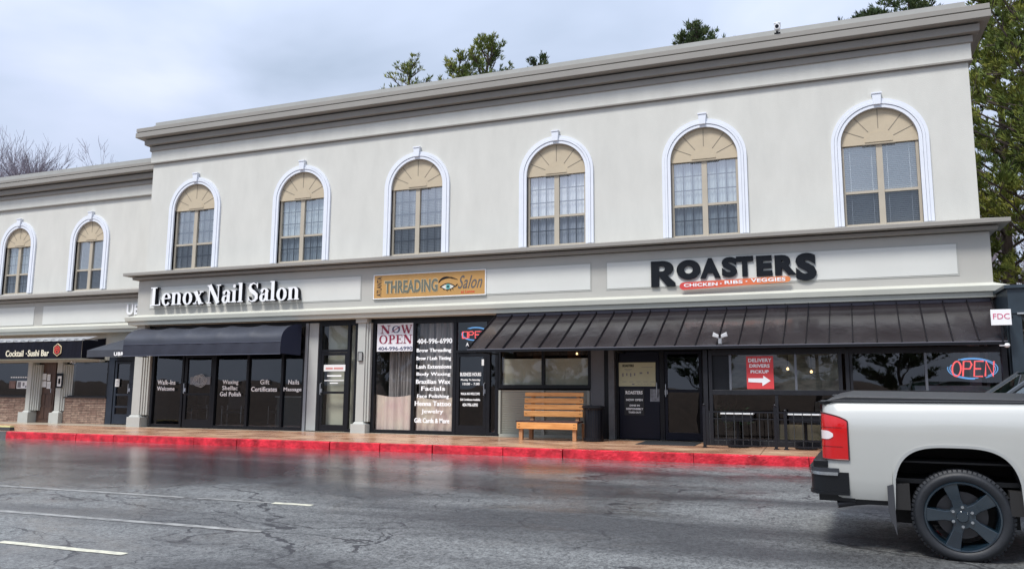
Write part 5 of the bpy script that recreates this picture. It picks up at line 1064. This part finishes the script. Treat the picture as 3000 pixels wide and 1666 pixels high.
# wheels
WHEEL = {}
def wheel(x, near=True):
    Rt = .372; y0 = .03 if near else WTH-.03; sgn = 1 if near else -1
    def add(mb, name, m, par, smooth=True):
        o = mb.build(name, m, par, smooth=smooth); return o
    def T(v): return (x+v[0]*1.04, y0+sgn*v[1], Rt-.004+v[2]*1.04)
    prof = [(.270, .015), (.282, .0), (.296, -.010), (.325, -.018), (.343, -.012), (.358, .008), (.368, .030), (.371, .055), (.372, .13), (.371, .21), (.366, .24), (.345, .265), (.30, .265)]
    b = MB(); seg = 72; vs = []
    for k in range(seg):
        a = 2*pi*k/seg
        for r, y in prof: vs.append(T((r*cos(a), y, r*sin(a))))
    n = len(prof); b.add(vs, [(k*n+i, ((k+1) % seg)*n+i, ((k+1) % seg)*n+i+1, k*n+i+1) for k in range(seg) for i in range(n-1)]); ty = add(b, 'tyre', TRUB, tr)
    b = MB()
    for k in range(64):
        a = 2*pi*k/64; da = .033
        for ys in ((.006, .055), (.075, .13), (.145, .20)):
            off = .02 if ys[0] > .05 else 0
            P = []
            for (r, y) in ((.352 if ys[0] < .05 else .366, ys[0]), (.3765, ys[0]+.012), (.3765, ys[1]), (.366, ys[1])):
                for s_ in (-1, 1): P.append(T((r*cos(a+off+s_*da), y, r*sin(a+off+s_*da))))
            b.add(P, [(0, 1, 3, 2), (2, 3, 5, 4), (4, 5, 7, 6), (0, 2, 4, 6), (1, 7, 5, 3)])
    b.build('tread', TRUB, ty)
    BR = mat('gloss_black_rim', (.010, .022, .034), .14, .2, coat=1, spec=.8)
    b = MB(); seg = 60; pr = [(.277, .015), (.283, .003), (.277, -.006), (.265, -.004), (.258, .012), (.251, .05), (.245, .12), (.243, .22)]; vs = []
    for k in range(seg):
        a = 2*pi*k/seg
        for r, y in pr: vs.append(T((r*cos(a), y, r*sin(a))))
    n = len(pr); b.add(vs, [(k*n+i, ((k+1) % seg)*n+i, ((k+1) % seg)*n+i+1, k*n+i+1) for k in range(seg) for i in range(n-1)]); rim = add(b, 'rim', BR, tr)
    b = MB()
    for k in range(5):
        a = pi/2+.30+2*pi*k/5
        def Q(r, w, y): return T((r*cos(a)-w*sin(a), y, r*sin(a)+w*cos(a)))
        P = [Q(.05, -.046, .025), Q(.05, .046, .025), Q(.13, .036, .018), Q(.261, .055, .004), Q(.261, -.055, .004), Q(.13, -.036, .018)]
        P2 = [Q(.05, -.05, .07), Q(.05, .05, .07), Q(.13, .042, .065), Q(.255, .064, .05), Q(.255, -.064, .05), Q(.13, -.042, .065)]
        b.add(P+P2, [(0, 1, 2, 5), (5, 2, 3, 4), (1, 7, 8, 2), (2, 8, 9, 3), (4, 10, 11, 5), (5, 11, 6, 0)])
    b.build('spoke', BR, rim, bevel=.004)
    b = MB(); vs = []; seg = 30; pr = [(0, .004), (.040, .004), (.046, .012), (.046, .022), (.095, .024), (.10, .04), (.10, .08)]
    for k in range(seg):
        a = 2*pi*k/seg
        for r, y in pr: vs.append(T((r*cos(a), y, r*sin(a))))
    n = len(pr); b.add(vs, [(k*n+i, ((k+1) % seg)*n+i, ((k+1) % seg)*n+i+1, k*n+i+1) for k in range(seg) for i in range(n-1)]); add(b, 'hub', BR, rim)
    b = MB()
    for k in range(6):
        a = 2*pi*k/6+.5; b.tube([T((.078*cos(a), .024, .078*sin(a))), T((.078*cos(a), .0, .078*sin(a)))], .0125, 8)
    b.build('lug_nut', CHR, rim, smooth=True)
    b = MB(); vs = []; seg = 30
    for k in range(seg):
        a = 2*pi*k/seg
        for r, y in ((.0, .11), (.19, .11), (.19, .14)): vs.append(T((r*cos(a), y, r*sin(a))))
    b.add(vs, [(k*3+i, ((k+1) % seg)*3+i, ((k+1) % seg)*3+i+1, k*3+i+1) for k in range(seg) for i in range(2)]); b.build('brake_disc', mat('disc_metal', (.08, .08, .085), .4, .6), rim)
for x in (0.03, 3.66):
    wheel(x, True); wheel(x, False)

# ------------------------------------------------------------------ parked car beyond the truck (local: nose towards -x)
car = thing('parked_car', 'parked dark car whose green tinted windscreen shows above the truck bed at the right edge', 'car', None, (6.72, -5.55, gz(-5.55)))
CP_ = mat('dark_car_paint', (.03, .035, .04), .25, .3, coat=1)
b = MB(); prof = [(0.0, .30), (.05, .62), (.20, .76), (1.10, .97), (1.25, .99), (3.9, 1.02), (4.35, .98), (4.45, .60), (4.42, .30), (3.85, .28), (3.78, .52), (3.60, .66), (3.35, .66), (3.17, .52), (3.10, .28), (1.20, .28), (1.12, .52), (.95, .66), (.70, .66), (.52, .52), (.45, .28)]
b.prism(prof[::-1], -.88, .88); b.build('body', CP_, car, bevel=.03)
b = MB(); b.prism([(1.98, 1.60), (3.60, 1.58), (3.75, 1.52), (3.60, 1.64), (2.2, 1.66)][::1], -.66, .66)
for sy in (-1, 1):
    b.tube([(1.18, .80*sy, .98), (2.02, .66*sy, 1.60)], .035, 8); b.tube([(2.75, .82*sy, 1.0), (2.72, .67*sy, 1.62)], .035, 8); b.tube([(4.10, .80*sy, 1.0), (3.62, .66*sy, 1.60)], .05, 8)
b.build('roof', CP_, car)
GC = glass('car_glass', (.40, .66, .52), 2.2)
def quad(pts, nm):
    b = MB(); b.add(pts, [(0, 1, 2, 3)]); b.build(nm, GC, car, recalc=False)
quad([(1.18, -.80, .99), (1.18, .80, .99), (2.02, .66, 1.61), (2.02, -.66, 1.61)], 'windscreen'); quad([(4.10, .80, 1.0), (4.10, -.80, 1.0), (3.62, -.66, 1.6), (3.62, .66, 1.6)], 'rear_window')
for sy in (-1, 1): quad([(1.22, .81*sy, .99), (4.05, .81*sy, 1.0), (3.6, .67*sy, 1.58), (2.05, .67*sy, 1.58)], 'side_window')
b = MB(); b.box(1.45, 4.0, -.78, .78, .80, .96); b.box(2.3, 2.5, -.6, .6, .9, 1.45); b.build('interior_trim', mat('pale_dash', (.62, .68, .62), .7), car)
for sx_ in (.83, 3.47):
    for sy in (-1, 1):
        b = MB(); b.lathe([(.10, -.10), (.20, -.11), (.30, -.10), (.325, -.05), (.325, .06), (.30, .10), (.2, .11), (.1, .1)], (sx_, .80*sy, .325), axis='y', seg=32); w = b.build('wheel', mat('car_tyre', (.015, .016, .018), .6), car, smooth=True)
        b = MB(); b.lathe([(0, -.115), (.19, -.115), (.20, -.10), (.20, .10), (.19, .115), (0, .115)], (sx_, .80*sy, .325), axis='y', seg=20); b.build('rim', mat('rim_alloy', (.4, .4, .42), .3, .8), w)
for sy in (-.6, .6):
    b = MB(); b.box(.02, .10, sy-.18, sy+.18, .60, .72); b.build('headlight', mat('clear_lens', (.75, .66, .66), .12, coat=1), car)
b = MB(); b.tube([(1.45, -.84, 1.02), (1.50, -.98, 1.06)], .03, 8); b.box(1.45, 1.55, -1.06, -.90, 1.0, 1.14); b.build('door_mirror', CP_, car)

# ------------------------------------------------------------------ trees
def leafmat(name, c0, c1, c2, sc=.5):
    m = bpy.data.materials.new(name); m.use_nodes = True; t = m.node_tree; b = t.nodes['Principled BSDF']; tcn = t.nodes.new('ShaderNodeTexCoord')
    n = t.nodes.new('ShaderNodeTexNoise'); n.inputs['Scale'].default_value = sc; n.inputs['Detail'].default_value = 8; n.inputs['Roughness'].default_value = .75; t.links.new(tcn.outputs['Object'], n.inputs['Vector'])
    r = t.nodes.new('ShaderNodeValToRGB'); t.links.new(n.outputs[0], r.inputs[0]); e = r.color_ramp.elements; e[0].position = .36; e[0].color = (*c0, 1); e[1].position = .66; e[1].color = (*c2, 1); q = e.new(.5); q.color = (*c1, 1)
    t.links.new(r.outputs[0], b.inputs['Base Color']); b.inputs['Roughness'].default_value = .7; b.inputs['Specular IOR Level'].default_value = .25; return m
PINE = leafmat('pine_needles', (.035, .065, .018), (.12, .155, .03), (.30, .29, .05), .45)
PINE2 = leafmat('pine_needles_dark', (.022, .042, .018), (.055, .085, .030), (.12, .145, .045), .6)
BARK = mat('pine_bark', (.075, .055, .045), .9, var=.4, vscale=6, bump=.5, bscale=12)
def tuft(b, p, d, L, n=7, w=.075):
    for i in range(n):
        v = (d+Vector((random.uniform(-1, 1), random.uniform(-1, 1), random.uniform(-.6, 1)))*.85).normalized()*L*random.uniform(.6, 1.1)
        s = v.orthogonal().normalized(); s = (Matrix.Rotation(random.uniform(0, pi), 3, v.normalized()) @ s)*L*w
        b.add([p-s*.4, p+v*.55+s, p+v, p+v*.55-s], [(0, 1, 2, 3)])
def pine(x, y, zg, H, crown0, r, label, seed, dens=1.0, m=PINE, lean=0, L=.34, limbs=34, group='pines behind the building', flat=0.35):
    random.seed(seed); t = thing('pine_tree', label, 'tree', group, (x, y, zg)); tb = MB(); n = 9
    axis = lambda h: Vector((lean*h/H+.10*sin(h*.6+seed), .1*cos(h*.5+seed), h))
    tb.tube([axis(H*i/n) for i in range(n+1)], [.26*(1-.88*i/n)*H/16+.015 for i in range(n+1)], 8)
    fb = MB()
    for k in range(limbs):
        f = (k+.5)/limbs; h = crown0+(H-crown0)*f**.9; a = k*2.4+random.uniform(-.4, .4)
        R = r*(1-f)**.55*(.55+.45*min(1, f*5+.4))*random.uniform(.65, 1.15)+.25; p0 = axis(h); up = random.uniform(.05, .5)+.4*f
        pts = [p0]; d = Vector((cos(a), sin(a), up)).normalized(); m_ = 5
        for i in range(m_): d = (d+Vector((random.uniform(-.2, .2), random.uniform(-.2, .2), random.uniform(-.05, .18)))).normalized(); pts.append(pts[-1]+d*R/m_)
        tb.tube(pts, [.055*(1-f*.5)*(1-.8*i/m_)*H/16+.008 for i in range(m_+1)], 5, cap=False)
        for i in range(1, m_+1):
            for q in range(3 if i > 1 else 1):
                sd_ = (d+Vector((random.uniform(-1, 1), random.uniform(-1, 1), random.uniform(-.2, .7)))).normalized(); Ls = R*random.uniform(.14, .34)+.15
                e_ = pts[i]+sd_*Ls; tb.tube([pts[i], e_], [.014, .006], 3, cap=False)
                for g in range(max(1, int(4*dens))):
                    c = pts[i]+sd_*Ls*random.uniform(.35, 1.05)+Vector((random.gauss(0, .08), random.gauss(0, .08), random.gauss(0, .06))); tuft(fb, c, (sd_+Vector((0, 0, .5))).normalized(), L*random.uniform(.7, 1.2), 9)
    tb.build('trunk', BARK, t, smooth=True); fb.build('crown', m, t); random.seed(seed+999)
    return t
pine(-12.5, 18, 0.9, 17.7, 11.5, 2.0, 'sparse pine top showing leftmost above the roof line', 3, .35, PINE, L=.28, limbs=28, lean=-1.0)
pine(-10.6, 18.2, 0.9, 17.35, 11.5, 2.2, 'low bushy pine top between the sparse pine and the tall pine', 5, .5, PINE, L=.28, limbs=32)
pine(-8.8, 18, 0.9, 18.0, 12.0, 2.2, 'tallest pine top rising above the middle of the roof', 8, .6, PINE, L=.28, limbs=34)
pine(-6.4, 19, 1.0, 17.05, 15.5, .35, 'tiny pine tip poking over the roof right of the tallest pine', 12, .9, PINE2, L=.24, limbs=9)
pine(1.3, 22, 2.0, 17.4, 13, 2.3, 'dark dense pine top above the roof left of the camera', 14, .9, PINE2, L=.30, limbs=36)
pine(9.2, 20, 1.5, 16.5, 11, 2.3, 'dark broad tree top above the roof near the right corner', 21, 1.2, PINE2, L=.30, limbs=34)
pine(10.9, 21, 1.6, 18.0, 9, 2.7, 'dark tree top behind the right cornice corner', 22, 1.2, PINE2, L=.30, limbs=34)
pine(13.2, 7.5, -.3, 17.0, 3.8, 3.9, 'big yellow green pine beside the right wall of the building', 31, 2.0, PINE, L=.24, limbs=92)
pine(12.4, 12.5, -.3, 15.0, 3.2, 3.2, 'dark green pine half hidden behind the big yellow green pine', 33, 1.8, PINE, L=.25, limbs=60)
pine(16.5, 12, -.3, 17.0, 4.0, 4.2, 'tall pine at the far right edge behind the annex', 37, 1.2, PINE2, L=.34, limbs=56)
# bare trees
TWIG = mat('bare_twigs', (.26, .23, .26), .9)
def bare(x, y, zg, H, spread, label, seed, group='bare trees behind the left wing', depth=7, m=TWIG, base=.22):
    random.seed(seed); t = thing('bare_tree', label, 'tree', group, (x, y, zg)); tb = MB(); bb = MB()
    def grow(p, d, L, r, lev):
        n = 3; pts = [p]
        for i in range(n): d = (d+Vector((random.uniform(-.16, .16), random.uniform(-.16, .16), random.uniform(0, .12)))).normalized(); pts.append(pts[-1]+d*L/n)
        (tb if lev == 0 else bb).tube(pts, [r*(1-.35*i/n) for i in range(n+1)], 5 if lev < 3 else 3, cap=False)
        if lev >= depth: return
        for k in range(3 if lev else 5):
            a = random.uniform(0, 2*pi); sp = random.uniform(.25, .75)*spread; o = d.orthogonal().normalized(); o = Matrix.Rotation(a, 3, d) @ o
            st = pts[-1] if k else pts[-1]; st = pts[random.choice((2, 3))] if lev else pts[-1]
            grow(st, (d+o*sp+Vector((0, 0, .18))).normalized(), L*random.uniform(.62, .86), max(r*.56, .012), lev+1)
    grow(Vector((0, 0, 0)), Vector((0, 0, 1)), H*.30, base, 0)
    tb.build('trunk', BARK, t); bb.build('branches', m, t); return t
bare(-52.5, 24, 1.5, 17.5, 1.0, 'wide bare tree above the roof at the far left edge', 41, base=.32)
bare(-48.8, 25, 1.5, 18.6, .95, 'tallest bare tree above the left wing roof', 43, base=.34)
bare(-43.8, 25, 1.5, 16.3, .95, 'smaller bare tree fading above the left wing roof', 45, base=.28)
bare(13.6, 24, 1.5, 9.5, .9, 'brown bare tree low behind the right corner', 47, 'bare trees on the right slope', 5)
bare(16.4, 20, 1.0, 9.0, .9, 'brown bare tree at the right edge above the annex', 49, 'bare trees on the right slope', 5)
bare(15.0, 30, 4.5, 8, .9, 'brown bare tree on the slope behind the other two', 51, 'bare trees on the right slope', 5)
# brush on the slope
random.seed(5); b = MB()
for i in range(2600):
    x = random.uniform(10, 34); y = random.uniform(15, 42); z = terr(x, y); h = random.uniform(.6, 3.2); p = Vector((x, y, z)); q = p+Vector((random.uniform(-.5, .5), random.uniform(-.4, .4), h)); s = Vector((.018, 0, 0)); b.add([p-s, p+s, q+s*.3, q-s*.3], [(0, 1, 2, 3)])
    for k in range(3): u = p+(q-p)*random.uniform(.3, .9); v = u+Vector((random.uniform(-.7, .7), random.uniform(-.4, .4), random.uniform(.1, .9))); b.add([u-s*.5, u+s*.5, v], [(0, 1, 2)])
struct(b.build('brush', mat('brown_brush', (.14, .085, .06), .9, var=.4, vscale=1)), 'stuff')
# pines across the lot, seen only as reflections in the glass
def copy_tree(o, loc, label):
    r = o.copy(); C.objects.link(r); r.location = loc; r['label'] = label
    for ch in list(o.children): c = ch.copy(); C.objects.link(c); c.parent = r
    return r
WZ = 0
first = pine(-2, -46, gz(-46), 13, 3.5, 3.4, 'pine across the parking lot, nearest the middle', 61, 1.0, PINE2, L=.45, limbs=40, group='pines across the parking lot')
for k, (x, y, lb) in enumerate(((-16, -56, 'pine across the parking lot, left of the middle one'), (6.5, -44, 'pine across the parking lot, right of the middle one'), (13, -57, 'pine across the parking lot, second from the right'), (-30, -48, 'pine across the parking lot, leftmost'), (21, -46, 'pine across the parking lot, rightmost'), (-40, -58, 'pine across the parking lot, far left end'), (-22, -60, 'pine across the parking lot, between the two left ones'), (29, -58, 'pine across the parking lot, far right end'), (-9, -60, 'pine across the parking lot, set back behind the others'))):
    c = copy_tree(first, (x, y, terr(x, y)), lb); c.rotation_euler = (0, 0, k*1.1); s_ = .85+.12*(k % 3); c.scale = (s_, s_, s_)
